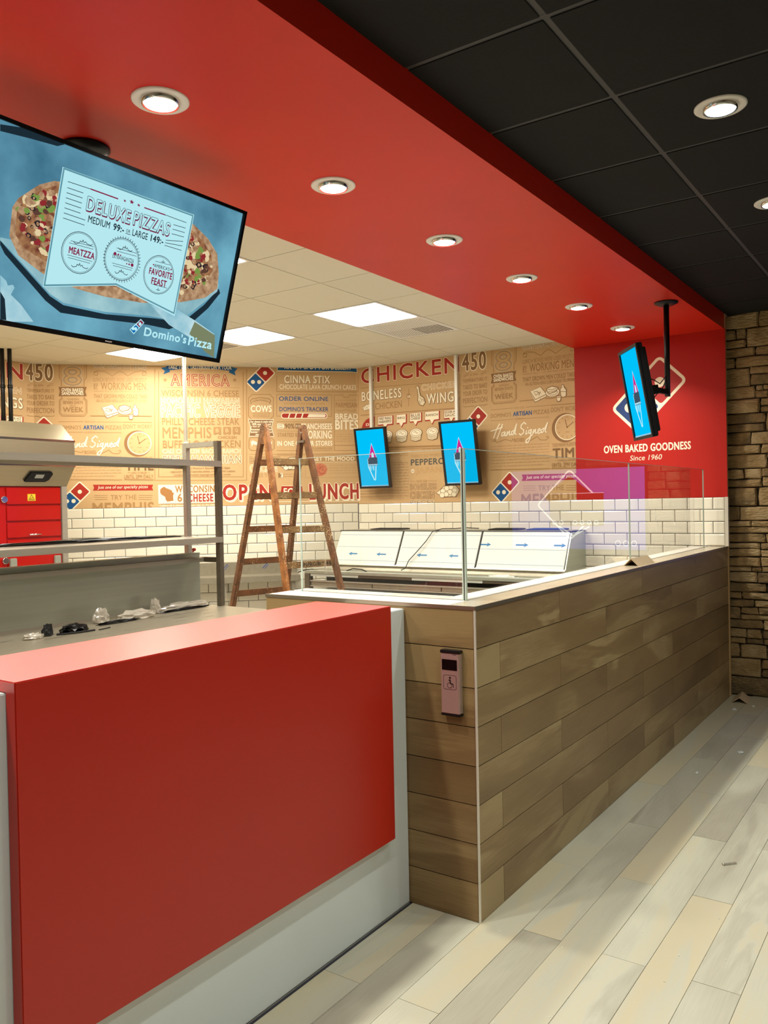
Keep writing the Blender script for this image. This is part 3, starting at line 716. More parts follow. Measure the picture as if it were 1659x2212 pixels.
('T', 'PACIFIC VEGGIE', 1.188, 2.496, 1.956, 2.613, 't', 'o'),
('T', 'PHILLY CHEESE STEAK', 1.194, 2.417, 1.95, 2.486, 'd', ''),
('T', 'MEMPHIS', 1.196, 2.286, 1.668, 2.394, 'd', ''),
('T', 'BUFFALO CHICKEN', 1.197, 2.19, 1.956, 2.262, 'd', ''),
('T', 'CALI CHICKEN BACON RANCH', 1.192, 2.131, 1.954, 2.173, 't', 'o'),
('T', 'FIERY HAWAIIAN', 1.196, 2.032, 1.958, 2.111, 'd', 'o'),
('T', 'CHICKEN', 1.734, 2.277, 1.918, 2.306, 'd', 'B'),
('P',[(1.693,2.396),(1.766,2.396),(1.765,2.325),(1.749,2.318),(1.727,2.333),(1.706,2.318),(1.691,2.325)],'d'),
('T', 'B', 1.715, 2.343, 1.744, 2.38, 't', 'B'),
('P',[(1.789,2.396),(1.863,2.396),(1.861,2.325),(1.845,2.318),(1.824,2.333),(1.802,2.318),(1.787,2.325)],'d'),
('T', 'B', 1.811, 2.343, 1.84, 2.38, 't', 'B'),
('P',[(1.882,2.396),(1.957,2.396),(1.955,2.325),(1.939,2.318),(1.918,2.333),(1.896,2.318),(1.881,2.325)],'d'),
('T', 'Q', 1.905, 2.343, 1.934, 2.38, 't', 'B'),
('T', "Have you tried Domino's Specialty Pizzas? Eight", 1.299, 1.969, 1.849, 1.995, 'b', 's'),
('T', 'regionally-inspired specialty pizzas, created with custom', 1.26, 1.936, 1.895, 1.962, 'b', 's'),
('T', 'combination of select toppings and cheese crusts.', 1.294, 1.904, 1.855, 1.929, 'b', 's'),
('#', 'cheese_card', 'cream card with a brown state outline'),
('R',1.146,1.628,1.708,1.815,'b2'),
('R',1.141,1.633,1.703,1.821,'w'),
('P',[(1.162,1.779),(1.18,1.794),(1.203,1.804),(1.213,1.791),(1.247,1.778),(1.272,1.764),(1.28,1.741),(1.293,1.743),(1.283,1.708),(1.286,1.662),(1.227,1.653),(1.21,1.674),(1.207,1.7),(1.166,1.729),(1.158,1.753)],'tan2'),
('T', 'WISCONSIN', 1.306, 1.742, 1.688, 1.81, 'tan2', 'B'),
('T', '6', 1.327, 1.652, 1.368, 1.729, 'tan2', 'B'),
('T', 'CHEESE', 1.429, 1.649, 1.673, 1.725, 'r', 'S'),
('T', 'Collect all 6 cheeses on your way to the pizza', 1.151, 1.599, 1.7, 1.624, 'w', 'B'),
('#', 'lunch_headline', 'large red headline with cream shadow'),
('T', 'OPEN', 1.774, 1.659, 2.254, 1.811, 'r', 'S'),
('P',[(2.363,1.789),(2.572,1.786),(2.584,1.675),(2.347,1.679)],'r'),
('L',[(2.363,1.796),(2.573,1.793)],'w',0.004,0),
('L',[(2.344,1.671),(2.586,1.667)],'w',0.004,0),
('T', 'FOR', 2.385, 1.7, 2.547, 1.768, 'w', 'B'),
('C',2.343,1.736,0.005,'b',1,0),
('C',2.59,1.732,0.005,'b',1,0),
('T', 'LUNCH', 2.651, 1.649, 3.161, 1.808, 'r', 'S'),
('L',[(2.303,1.632),(3.165,1.624)],'w',0.006,0),
('#', 'dotted_emblem', 'red and blue dotted tile emblem near the ceiling'),
('D',2.173,2.9,0.139,1),
('#', 'cows_badge', 'badge with white COWS lettering and ribbons'),
('L',[(2.081,2.726),(2.266,2.728),(2.279,2.708),(2.299,2.695),(2.295,2.507),(2.275,2.487),(2.261,2.474),(2.076,2.473),(2.063,2.487),(2.043,2.507),(2.047,2.693),(2.067,2.706)],'d',0.007,1),
('P',[(2.063,2.666),(2.087,2.686),(2.166,2.7),(2.252,2.69),(2.274,2.668),(2.264,2.632),(2.245,2.654),(2.166,2.667),(2.086,2.653),(2.07,2.626)],'b2'),
('P',[(2.07,2.666),(2.092,2.681),(2.166,2.695),(2.245,2.685),(2.266,2.668),(2.26,2.641),(2.245,2.659),(2.166,2.672),(2.089,2.659),(2.072,2.636)],'t'),
('T', 'DAIRY WORKERS', 2.097, 2.667, 2.243, 2.69, 'd2', ''),
('T', 'COWS', 2.069, 2.55, 2.277, 2.615, 'w', 'B'),
('T', 'the finest of all', 2.086, 2.524, 2.262, 2.543, 'd2', 's'),
('T', 'MOZZARELLA', 2.089, 2.495, 2.255, 2.519, 'd2', ''),
('P',[(2.04,2.476),(2.297,2.474),(2.277,2.393),(2.298,2.297),(2.042,2.3),(2.06,2.387)],'w'),
('P',[(2.045,2.471),(2.291,2.468),(2.271,2.393),(2.292,2.302),(2.048,2.306),(2.067,2.387)],'b2'),
('T', 'Our cheese is made with', 2.058, 2.44, 2.283, 2.462, 'w', 'B'),
('T', '100% mozzarella and', 2.077, 2.414, 2.267, 2.436, 'w', 'B'),
('T', 'a hint of provolone,', 2.067, 2.388, 2.273, 2.41, 'w', 'B'),
('T', 'because no cheese', 2.067, 2.362, 2.272, 2.383, 'w', 'B'),
('T', 'better with it than', 2.064, 2.336, 2.278, 2.357, 'w', 'B'),
('T', 'most others.', 2.112, 2.31, 2.224, 2.331, 'w', 'B'),
('L',[(2.058,2.29),(2.27,2.286),(2.296,2.26),(2.295,2.179),(2.267,2.155),(2.062,2.159),(2.039,2.181),(2.041,2.26)],'d',0.006,1),
('P',[(2.061,2.247),(2.08,2.26),(2.163,2.223),(2.25,2.257),(2.276,2.24),(2.262,2.199),(2.242,2.222),(2.162,2.183),(2.083,2.223),(2.07,2.194)],'w'),
('T', 'DAIRY FARMERS', 2.11, 2.199, 2.219, 2.223, 'b2', 'B'),
('#', 'dessert_panel', 'white dessert lettering under a blue ribbon'),
('L',[(2.337,2.916),(2.334,2.758),(3.182,2.762),(3.186,2.926)],'d',0.006,0),
('P',[(2.353,3.037),(3.17,3.049),(3.182,2.961),(3.106,2.966),(2.351,2.967),(2.338,2.96)],'w'),
('P',[(2.357,3.037),(3.163,3.049),(3.175,2.966),(3.109,2.972),(2.354,2.975),(2.345,2.965)],'u2'),
('P',[(2.393,3.037),(3.135,3.046),(3.134,2.983),(2.392,2.984)],'u'),
('T', 'KNOW SPOT FOR DESSERT', 2.419, 2.991, 3.114, 3.04, 'w', 'B'),
('T', 'CINNA STIX', 2.416, 2.846, 2.884, 2.924, 'w', 'h'),
('T', 'CHOCOLATE LAVA CRUNCH CAKES', 2.364, 2.784, 3.158, 2.833, 'w', ''),
('#', 'order_panel', 'blue ordering lettering over a progress bar'),
('L',[(2.333,2.728),(2.899,2.729),(2.894,2.506),(2.849,2.506)],'d',0.005,0),
('L',[(2.333,2.728),(2.328,2.507),(2.368,2.507)],'d',0.005,0),
('T', 'ORDER ONLINE', 2.356, 2.664, 2.863, 2.708, 'u', ''),
('T', 'and follow your progress with', 2.404, 2.62, 2.824, 2.65, 'd2', 's'),
('T', "DOMINO'S TRACKER", 2.358, 2.558, 2.861, 2.602, 'u', ''),
('V',2.372,2.482,2.852,2.542,'w'),
('V',2.38,2.49,2.843,2.534,'r'),
('P',[(2.658,2.53),(2.825,2.529),(2.835,2.513),(2.824,2.495),(2.641,2.496)],'w'),
('P',[(2.456,2.533),(2.469,2.533),(2.455,2.49),(2.442,2.49)],'w'),
('P',[(2.523,2.533),(2.537,2.533),(2.522,2.49),(2.509,2.49)],'w'),
('P',[(2.591,2.534),(2.604,2.534),(2.59,2.49),(2.576,2.49)],'w'),
('#', 'franchise_panel', 'white lettering about franchisees'),
('L',[(2.327,2.451),(2.895,2.448)],'d',0.004,0),
('P',[(2.333,2.431),(2.391,2.428),(2.404,2.404),(2.39,2.38),(2.332,2.381)],'w'),
('T', 'MORE', 2.34, 2.407, 2.386, 2.424, 'b', ''),
('T', 'THAN', 2.339, 2.384, 2.386, 2.401, 'b', ''),
('T', '90%', 2.41, 2.38, 2.507, 2.43, 'b3', ''),
('P',[(2.518,2.431),(2.572,2.43),(2.571,2.379),(2.517,2.38)],'b2'),
('T', 'OF OUR', 2.522, 2.392, 2.568, 2.418, 'w', ''),
('T', 'FRANCHISEES', 2.583, 2.374, 2.896, 2.431, 'w', 'B'),
('L',[(2.325,2.356),(2.567,2.353)],'d',0.003,0),
('T', 'STARTED BY', 2.334, 2.295, 2.559, 2.336, 'd', ''),
('T', 'WORKING', 2.579, 2.277, 2.891, 2.358, 'w', 'B'),
('T', 'IN ONE OF OUR STORES', 2.329, 2.203, 2.896, 2.252, 'w', 'B'),
('T', 'BIZOPP.DOMINOS.COM', 2.624, 2.163, 2.891, 2.186, 'd2', ''),
('L',[(2.321,2.155),(2.896,2.151)],'d',0.003,0),
('L',[(2.32,2.119),(3.179,2.117)],'d',0.005,0),
('L',[(2.32,2.105),(3.179,2.103)],'d',0.003,0),
('#', 'bread_panel', 'white bread lettering in a thin frame'),
('L',[(2.926,2.726),(3.018,2.727),(3.032,2.704),(3.073,2.704),(3.087,2.727),(3.184,2.727),(3.18,2.154),(2.917,2.151)],'d',0.005,1),
('L',[(2.925,2.672),(3.183,2.674)],'d',0.003,0),
('T', 'PARMESAN', 2.94, 2.598, 3.168, 2.65, 'd', ''),
('L',[(2.946,2.573),(2.987,2.559),(3.05,2.577),(3.112,2.56),(3.154,2.574)],'d',0.004,0),
('T', 'BREAD', 2.935, 2.476, 3.172, 2.534, 'w', 'B'),
('T', 'BITES', 2.933, 2.371, 3.173, 2.467, 'w', 'B'),
('X',2.941,2.318,3.148,'d2'),
('X',2.94,2.295,3.148,'d2'),
('X',2.94,2.272,3.147,'d2'),
('X',2.939,2.249,3.147,'d2'),
('L',[(2.918,2.206),(3.181,2.204)],'d',0.004,0),
('#', 'boneless_panel', 'outlined boneless chicken lettering and a box of pieces'),
('L',[(2.042,2.117),(2.313,2.115)],'d',0.004,0),
('T', 'BONELESS', 2.05, 2.029, 2.352, 2.093, 't', 'b'),
('T', 'CHICKEN', 2.048, 1.939, 2.317, 2.011, 't', 'o'),
('T', 'GIVES YOU', 2.05, 1.886, 2.295, 1.922, 'd2', ''),
('P',[(2.344,2.0),(2.447,2.087),(2.541,2.093),(2.594,2.032),(2.558,1.958),(2.41,1.953)],'b'),
('P',[(2.352,2.002),(2.448,2.079),(2.537,2.085),(2.584,2.03),(2.553,1.966),(2.414,1.961)],'w2'),
('C',2.418,2.02,0.028,'b',0.85,0),
('C',2.418,2.02,0.024,'w',0.85,0),
('C',2.459,2.046,0.028,'b',0.85,0),
('C',2.459,2.046,0.024,'w',0.85,0),
('C',2.507,2.057,0.028,'b',0.85,0),
('C',2.507,2.057,0.024,'w',0.85,0),
('C',2.492,2.008,0.028,'b',0.85,0),
('C',2.492,2.008,0.024,'w',0.85,0),
('C',2.54,2.025,0.028,'b',0.85,0),
('C',2.54,2.025,0.024,'w',0.85,0),
('C',2.451,1.986,0.028,'b',0.85,0),
('C',2.451,1.986,0.024,'w',0.85,0),
('C',2.532,1.985,0.028,'b',0.85,0),
('C',2.532,1.985,0.024,'w',0.85,0),
('C',2.411,1.977,0.028,'b',0.85,0),
('C',2.411,1.977,0.024,'w',0.85,0),
('R',2.331,1.88,2.376,1.924,'b2'),
('R',2.352,1.879,2.376,1.924,'w'),
('T', 'f', 2.35, 1.882, 2.369, 1.918, 'b2', 'B'),
('X',2.389,1.914,2.591,'d2'),
('X',2.389,1.89,2.591,'d2'),
('#', 'rose_panel', 'pink rose drawn beside a mood headline'),
('P',[(2.615,2.092),(3.174,2.095),(3.173,2.04),(2.614,2.038)],'d2'),
('T', 'GET THE MOOD', 2.683, 2.047, 3.125, 2.086, 'w', 'B'),
('L',[(2.614,2.031),(3.173,2.033)],'w2',0.003,0),
('L',[(2.614,2.026),(2.611,1.873),(3.174,1.873),(3.173,2.021)],'d2',0.003,0),
('P',[(2.708,1.994),(2.736,2.021),(2.784,2.02),(2.824,2.0),(2.84,1.959),(2.823,1.911),(2.781,1.889),(2.727,1.885),(2.707,1.92)],'p'),
('L',[(2.822,1.956),(2.804,1.916),(2.764,1.907),(2.733,1.935),(2.735,1.98),(2.767,2.007)],'r2',0.006,0),
('L',[(2.8,1.919),(2.769,1.916),(2.747,1.94),(2.751,1.974),(2.778,1.992),(2.807,1.98)],'r2',0.006,0),
('L',[(2.761,1.927),(2.748,1.945),(2.752,1.968),(2.772,1.978),(2.791,1.968),(2.795,1.945)],'r2',0.006,0),
('L',[(2.765,1.957),(2.769,1.97),(2.78,1.974),(2.79,1.968),(2.791,1.955),(2.783,1.945)],'r2',0.006,0),
('X',2.859,1.999,3.142,'d2'),
('X',2.858,1.972,3.141,'d2'),
('X',2.858,1.945,3.141,'d2'),
('X',2.857,1.918,3.14,'d2'),
('#', 'chicken_headline', 'large red outlined headline'),
('T', 'CHICKEN', 3.231, 2.84, 4.388, 2.988, 'r', 'R'),
('L',[(3.221,2.794),(4.376,2.757)],'d',0.005,0),
('#', 'wings_panel', 'cream outlined lettering beside a drumstick'),
('T', 'BONELESS', 3.231, 2.658, 3.72, 2.752, 'w', 'o2'),
('T', 'CHICKEN', 3.398, 2.557, 3.725, 2.624, 'd', ''),
('L',[(3.812,2.731),(3.809,2.679)],'d',0.005,0),
('L',[(3.808,2.625),(3.806,2.56)],'d',0.005,0),
('C',3.808,2.657,0.026,'d',1,0),
('T', 'OR', 3.791, 2.643, 3.831, 2.667, 'w', 'B'),
('T', 'CHICKEN', 3.963, 2.701, 4.37, 2.758, 't', 'o'),
('T', 'WINGS', 4.019, 2.563, 4.38, 2.661, 'w', 'o2'),
('P',[(3.229,2.586),(3.289,2.623),(3.343,2.621),(3.373,2.59),(3.353,2.558),(3.268,2.561)],'b'),
('P',[(3.234,2.587),(3.289,2.619),(3.34,2.618),(3.368,2.59),(3.35,2.562),(3.27,2.565)],'w2'),
('C',3.272,2.592,0.016,'b',0.85,0),
('C',3.272,2.592,0.014,'w',0.85,0),
('C',3.296,2.603,0.016,'b',0.85,0),
('C',3.296,2.603,0.014,'w',0.85,0),
('C',3.323,2.606,0.016,'b',0.85,0),
('C',3.323,2.606,0.014,'w',0.85,0),
('C',3.315,2.584,0.016,'b',0.85,0),
('C',3.315,2.584,0.014,'w',0.85,0),
('C',3.342,2.59,0.016,'b',0.85,0),
('C',3.342,2.59,0.014,'w',0.85,0),
('C',3.291,2.575,0.016,'b',0.85,0),
('C',3.291,2.575,0.014,'w',0.85,0),
('C',3.338,2.571,0.016,'b',0.85,0),
('C',3.338,2.571,0.014,'w',0.85,0),
('C',3.268,2.573,0.016,'b',0.85,0),
('C',3.268,2.573,0.014,'w',0.85,0),
('P',[(3.894,2.74),(3.915,2.755),(3.935,2.743),(3.94,2.707),(3.95,2.656),(3.989,2.631),(4.008,2.579),(3.978,2.546),(3.936,2.557),(3.91,2.609),(3.918,2.652),(3.911,2.71)],'b'),
('P',[(3.901,2.738),(3.915,2.75),(3.928,2.74),(3.934,2.705),(3.943,2.652),(3.982,2.627),(3.999,2.58),(3.975,2.554),(3.941,2.564),(3.919,2.609),(3.925,2.651),(3.918,2.709)],'w2'),
('L',[(3.938,2.636),(3.963,2.612),(3.954,2.584)],'b',0.004,0),
('L',[(3.971,2.618),(3.988,2.588)],'b',0.004,0),
('L',[(3.932,2.607),(3.947,2.57)],'b',0.004,0),
('L',[(3.214,2.514),(4.371,2.497)],'d',0.005,0),
('#', 'dip_panel', 'red bordered sauce bubbles over drawn sauce cups'),
('P',[(3.22,2.38),(3.24,2.426),(3.278,2.461),(3.324,2.48),(3.389,2.49),(3.386,2.389),(3.386,2.383)],'r'),
('T', 'DIP', 3.277, 2.4, 3.369, 2.424, 'w', 'B'),
('P',[(3.431,2.481),(3.621,2.48),(3.619,2.387),(3.549,2.386),(3.523,2.346),(3.499,2.389),(3.428,2.388)],'r'),
('P',[(3.427,2.485),(3.617,2.483),(3.615,2.39),(3.546,2.389),(3.52,2.349),(3.495,2.393),(3.425,2.391)],'r'),
('P',[(3.431,2.481),(3.607,2.481),(3.605,2.4),(3.542,2.398),(3.516,2.358),(3.492,2.402),(3.429,2.4)],'w'),
('T', 'SWEET MANGO', 3.441, 2.447, 3.595, 2.473, 'b3', 'B'),
('T', 'HABANERO', 3.441, 2.415, 3.594, 2.441, 'b3', 'B'),
('P',[(3.661,2.483),(3.784,2.482),(3.781,2.389),(3.745,2.387),(3.72,2.35),(3.696,2.391),(3.659,2.39)],'r'),
('P',[(3.658,2.486),(3.78,2.485),(3.778,2.392),(3.742,2.391),(3.716,2.353),(3.693,2.394),(3.656,2.393)],'r'),
('P',[(3.661,2.483),(3.77,2.483),(3.768,2.401),(3.738,2.4),(3.713,2.362),(3.689,2.403),(3.659,2.401)],'w'),
('T', 'BBQ', 3.671, 2.437, 3.758, 2.46, 'b3', 'B'),
('P',[(3.822,2.485),(3.963,2.484),(3.961,2.392),(3.915,2.391),(3.89,2.353),(3.867,2.394),(3.82,2.393)],'r'),
('P',[(3.818,2.488),(3.96,2.487),(3.958,2.395),(3.911,2.394),(3.886,2.356),(3.863,2.397),(3.816,2.396)],'r'),
('P',[(3.822,2.485),(3.95,2.485),(3.948,2.405),(3.908,2.403),(3.883,2.365),(3.86,2.406),(3.82,2.404)],'w'),
('T', 'BLUE', 3.832, 2.451, 3.939, 2.477, 'b3', 'B'),
('T', 'CHEESE', 3.831, 2.419, 3.938, 2.445, 'b3', 'B'),
('P',[(3.999,2.486),(4.168,2.484),(4.166,2.394),(4.105,2.392),(4.081,2.354),(4.059,2.396),(3.997,2.394)],'r'),
('P',[(3.995,2.489),(4.165,2.487),(4.163,2.397),(4.102,2.396),(4.078,2.357),(4.055,2.399),(3.993,2.398)],'r'),
('P',[(3.999,2.486),(4.155,2.485),(4.153,2.406),(4.099,2.404),(4.075,2.366),(4.052,2.408),(3.997,2.406)],'w'),
('T', 'RANCH', 4.008, 2.441, 4.144, 2.464, 'b3', 'B'),
('P',[(4.216,2.484),(4.386,2.483),(4.384,2.396),(4.322,2.395),(4.299,2.357),(4.277,2.398),(4.214,2.397)],'r'),
('P',[(4.212,2.487),(4.383,2.486),(4.381,2.399),(4.319,2.398),(4.296,2.36),(4.274,2.401),(4.21,2.4)],'r'),
('P',[(4.216,2.484),(4.374,2.484),(4.372,2.409),(4.316,2.407),(4.293,2.369),(4.271,2.41),(4.214,2.408)],'w'),
('T', 'KICKER HOT', 4.225, 2.453, 4.363, 2.477, 'b3', 'B'),
('T', 'SAUCE', 4.225, 2.423, 4.363, 2.447, 'b3', 'B'),
('P',[(3.46,2.292),(3.604,2.289),(3.59,2.213),(3.53,2.202),(3.471,2.214)],'b'),
('P',[(3.466,2.289),(3.598,2.286),(3.584,2.218),(3.53,2.208),(3.477,2.219)],'w2'),
('L',[(3.483,2.252),(3.488,2.219)],'b',0.004,0),
('L',[(3.499,2.251),(3.502,2.219)],'b',0.004,0),
('L',[(3.515,2.25),(3.516,2.218)],'b',0.004,0),
('L',[(3.531,2.249),(3.531,2.217)],'b',0.004,0),
('L',[(3.548,2.248),(3.545,2.216)],'b',0.004,0),
('L',[(3.564,2.247),(3.559,2.215)],'b',0.004,0),
('L',[(3.58,2.246),(3.574,2.214)],'b',0.004,0),
('C',3.532,2.291,0.077,'b',0.6,0),
('C',3.532,2.291,0.071,'w',0.6,0),
('C',3.532,2.291,0.055,'b',0.55,0.004),
('L',[(3.506,2.295),(3.527,2.306),(3.541,2.284),(3.561,2.292)],'b',0.004,0),
('P',[(3.648,2.291),(3.788,2.288),(3.774,2.213),(3.716,2.202),(3.659,2.214)],'b'),
('P',[(3.653,2.287),(3.783,2.285),(3.769,2.218),(3.716,2.208),(3.664,2.218)],'w2'),
('L',[(3.67,2.251),(3.675,2.219)],'b',0.004,0),
('L',[(3.686,2.25),(3.689,2.218)],'b',0.004,0),
('L',[(3.702,2.249),(3.703,2.217)],'b',0.004,0),
('L',[(3.717,2.248),(3.717,2.216)],'b',0.004,0),
('L',[(3.733,2.247),(3.73,2.216)],'b',0.004,0),
('L',[(3.749,2.246),(3.744,2.215)],'b',0.004,0),
('L',[(3.764,2.246),(3.758,2.214)],'b',0.004,0),
('C',3.718,2.289,0.075,'b',0.6,0),
('C',3.718,2.289,0.069,'w',0.6,0),
('C',3.718,2.289,0.054,'b',0.55,0.004),
('L',[(3.692,2.294),(3.713,2.304),(3.727,2.283),(3.746,2.29)],'b',0.004,0),
('P',[(3.821,2.29),(3.957,2.287),(3.944,2.213),(3.887,2.202),(3.831,2.214)],'b'),
('P',[(3.826,2.287),(3.952,2.284),(3.939,2.218),(3.887,2.208),(3.836,2.218)],'w2'),
('L',[(3.842,2.251),(3.846,2.219)],'b',0.004,0),
('L',[(3.858,2.25),(3.86,2.218)],'b',0.004,0),
('L',[(3.873,2.249),(3.874,2.217)],'b',0.004,0),
('L',[(3.888,2.248),(3.888,2.216)],'b',0.004,0),
('L',[(3.904,2.247),(3.901,2.216)],'b',0.004,0),
('L',[(3.919,2.246),(3.915,2.215)],'b',0.004,0),
('L',[(3.934,2.245),(3.928,2.214)],'b',0.004,0),
('C',3.889,2.288,0.073,'b',0.6,0),
('C',3.889,2.288,0.068,'w',0.6,0),
('C',3.889,2.288,0.053,'b',0.55,0.004),
('L',[(3.864,2.293),(3.884,2.303),(3.898,2.282),(3.916,2.29)],'b',0.004,0),
('P',[(4.013,2.29),(4.146,2.287),(4.133,2.215),(4.078,2.204),(4.023,2.216)],'b'),
('P',[(4.018,2.287),(4.141,2.285),(4.128,2.219),(4.078,2.209),(4.028,2.22)],'w2'),
('L',[(4.034,2.252),(4.038,2.22)],'b',0.004,0),
('L',[(4.049,2.251),(4.051,2.22)],'b',0.004,0),
('L',[(4.064,2.25),(4.065,2.219)],'b',0.004,0),
('L',[(4.079,2.249),(4.078,2.218)],'b',0.004,0),
('L',[(4.094,2.248),(4.091,2.217)],'b',0.004,0),
('L',[(4.108,2.247),(4.104,2.216)],'b',0.004,0),
('L',[(4.123,2.246),(4.118,2.216)],'b',0.004,0),
('C',4.08,2.289,0.071,'b',0.6,0),
('C',4.08,2.289,0.066,'w',0.6,0),
('C',4.08,2.289,0.051,'b',0.55,0.004),
('L',[(4.055,2.293),(4.075,2.303),(4.088,2.283),(4.106,2.29)],'b',0.004,0),
('P',[(4.213,2.29),(4.342,2.287),(4.329,2.215),(4.276,2.205),(4.223,2.216)],'b'),
('P',[(4.218,2.287),(4.337,2.285),(4.325,2.22),(4.276,2.21),(4.228,2.22)],'w2'),
('L',[(4.233,2.252),(4.237,2.221)],'b',0.004,0),
('L',[(4.248,2.251),(4.25,2.22)],'b',0.004,0),
('L',[(4.262,2.25),(4.263,2.219)],'b',0.004,0),
('L',[(4.277,2.249),(4.276,2.219)],'b',0.004,0),
('L',[(4.292,2.249),(4.289,2.218)],'b',0.004,0),
('L',[(4.306,2.248),(4.302,2.217)],'b',0.004,0),
('L',[(4.32,2.247),(4.315,2.216)],'b',0.004,0),
('C',4.278,2.289,0.069,'b',0.6,0),
('C',4.278,2.289,0.064,'w',0.6,0),
('C',4.278,2.289,0.05,'b',0.55,0.004),
('L',[(4.254,2.293),(4.273,2.303),(4.286,2.283),(4.304,2.29)],'b',0.004,0),
('L',[(3.206,2.175),(4.363,2.141)],'d',0.009,0),
('L',[(3.205,2.154),(4.363,2.121)],'d',0.004,0),
('#', 'pepperoni_panel', 'dark slate lettering with pale outlined words'),
('T', 'OVEN BAKED SANDWICHES', 3.213, 2.066, 3.788, 2.109, 'd2', ''),
('T', 'DID YOU KNOW', 3.952, 2.099, 4.16, 2.125, 'd2', 'B'),
('L',[(3.823,2.11),(3.934,2.11)],'d',0.003,0),
('T', "THERE'S NO WORD FOR", 3.822, 2.042, 4.24, 2.073, 'd2', ''),
('T', 'PEPPERONI', 3.821, 1.967, 4.311, 2.026, 'g', 'B'),
('C',3.839,1.91,0.019,'w',1,0),
('T', 'IN', 3.829, 1.901, 3.85, 1.917, 'b3', 'B'),
('T', 'JAPANESE', 3.881, 1.872, 4.326, 1.94, 't2', 'o3'),
('L',[(3.811,1.809),(3.868,1.807)],'d',0.003,0),
('L',[(4.02,1.806),(4.12,1.805)],'d',0.003,0),
('T', 'MADE OUR', 3.882, 1.793, 4.007, 1.819, 'd2', ''),
('T', 'BONELESS', 3.809, 1.724, 4.112, 1.78, 't', 'b'),
('T', 'CHICKEN', 3.807, 1.637, 4.084, 1.703, 't', 'b'),
('T', 'PIECES', 3.805, 1.574, 4.082, 1.618, 'b', 'o'),
('P',[(4.103,1.686),(4.215,1.766),(4.317,1.769),(4.374,1.711),(4.336,1.642),(4.176,1.639)],'b'),
('P',[(4.112,1.687),(4.217,1.758),(4.313,1.761),(4.364,1.71),(4.331,1.65),(4.18,1.647)],'w2'),
('C',4.184,1.703,0.031,'b',0.85,0),
('C',4.184,1.703,0.026,'w',0.85,0),
('C',4.229,1.727,0.031,'b',0.85,0),
('C',4.229,1.727,0.026,'w',0.85,0),
('C',4.28,1.736,0.03,'b',0.85,0),
('C',4.28,1.736,0.026,'w',0.85,0),
('C',4.265,1.691,0.031,'b',0.85,0),
('C',4.265,1.691,0.026,'w',0.85,0),
('C',4.316,1.706,0.03,'b',0.85,0),
('C',4.316,1.706,0.026,'w',0.85,0),
('C',4.221,1.67,0.031,'b',0.85,0),
('C',4.221,1.67,0.026,'w',0.85,0),
('C',4.308,1.668,0.03,'b',0.85,0),
('C',4.308,1.668,0.026,'w',0.85,0),
('C',4.176,1.662,0.031,'b',0.85,0),
('C',4.176,1.662,0.027,'w',0.85,0),
('X',3.201,1.984,3.794,'d2'),
('X',3.2,1.955,3.793,'d2'),
('X',3.199,1.926,3.793,'d2'),
('X',3.199,1.898,3.792,'d2'),
('X',3.198,1.869,3.792,'d2'),
('X',3.197,1.84,3.791,'d2'),
('X',3.196,1.812,3.79,'d2'),
('X',3.196,1.783,3.79,'d2'),
('X',3.195,1.754,3.789,'d2'),
('X',3.194,1.725,3.788,'d2'),
('X',3.194,1.697,3.788,'d2'),
('X',3.193,1.668,3.787,'d2'),
('L',[(3.202,2.018),(3.786,1.999)],'d',0.003,0),
]
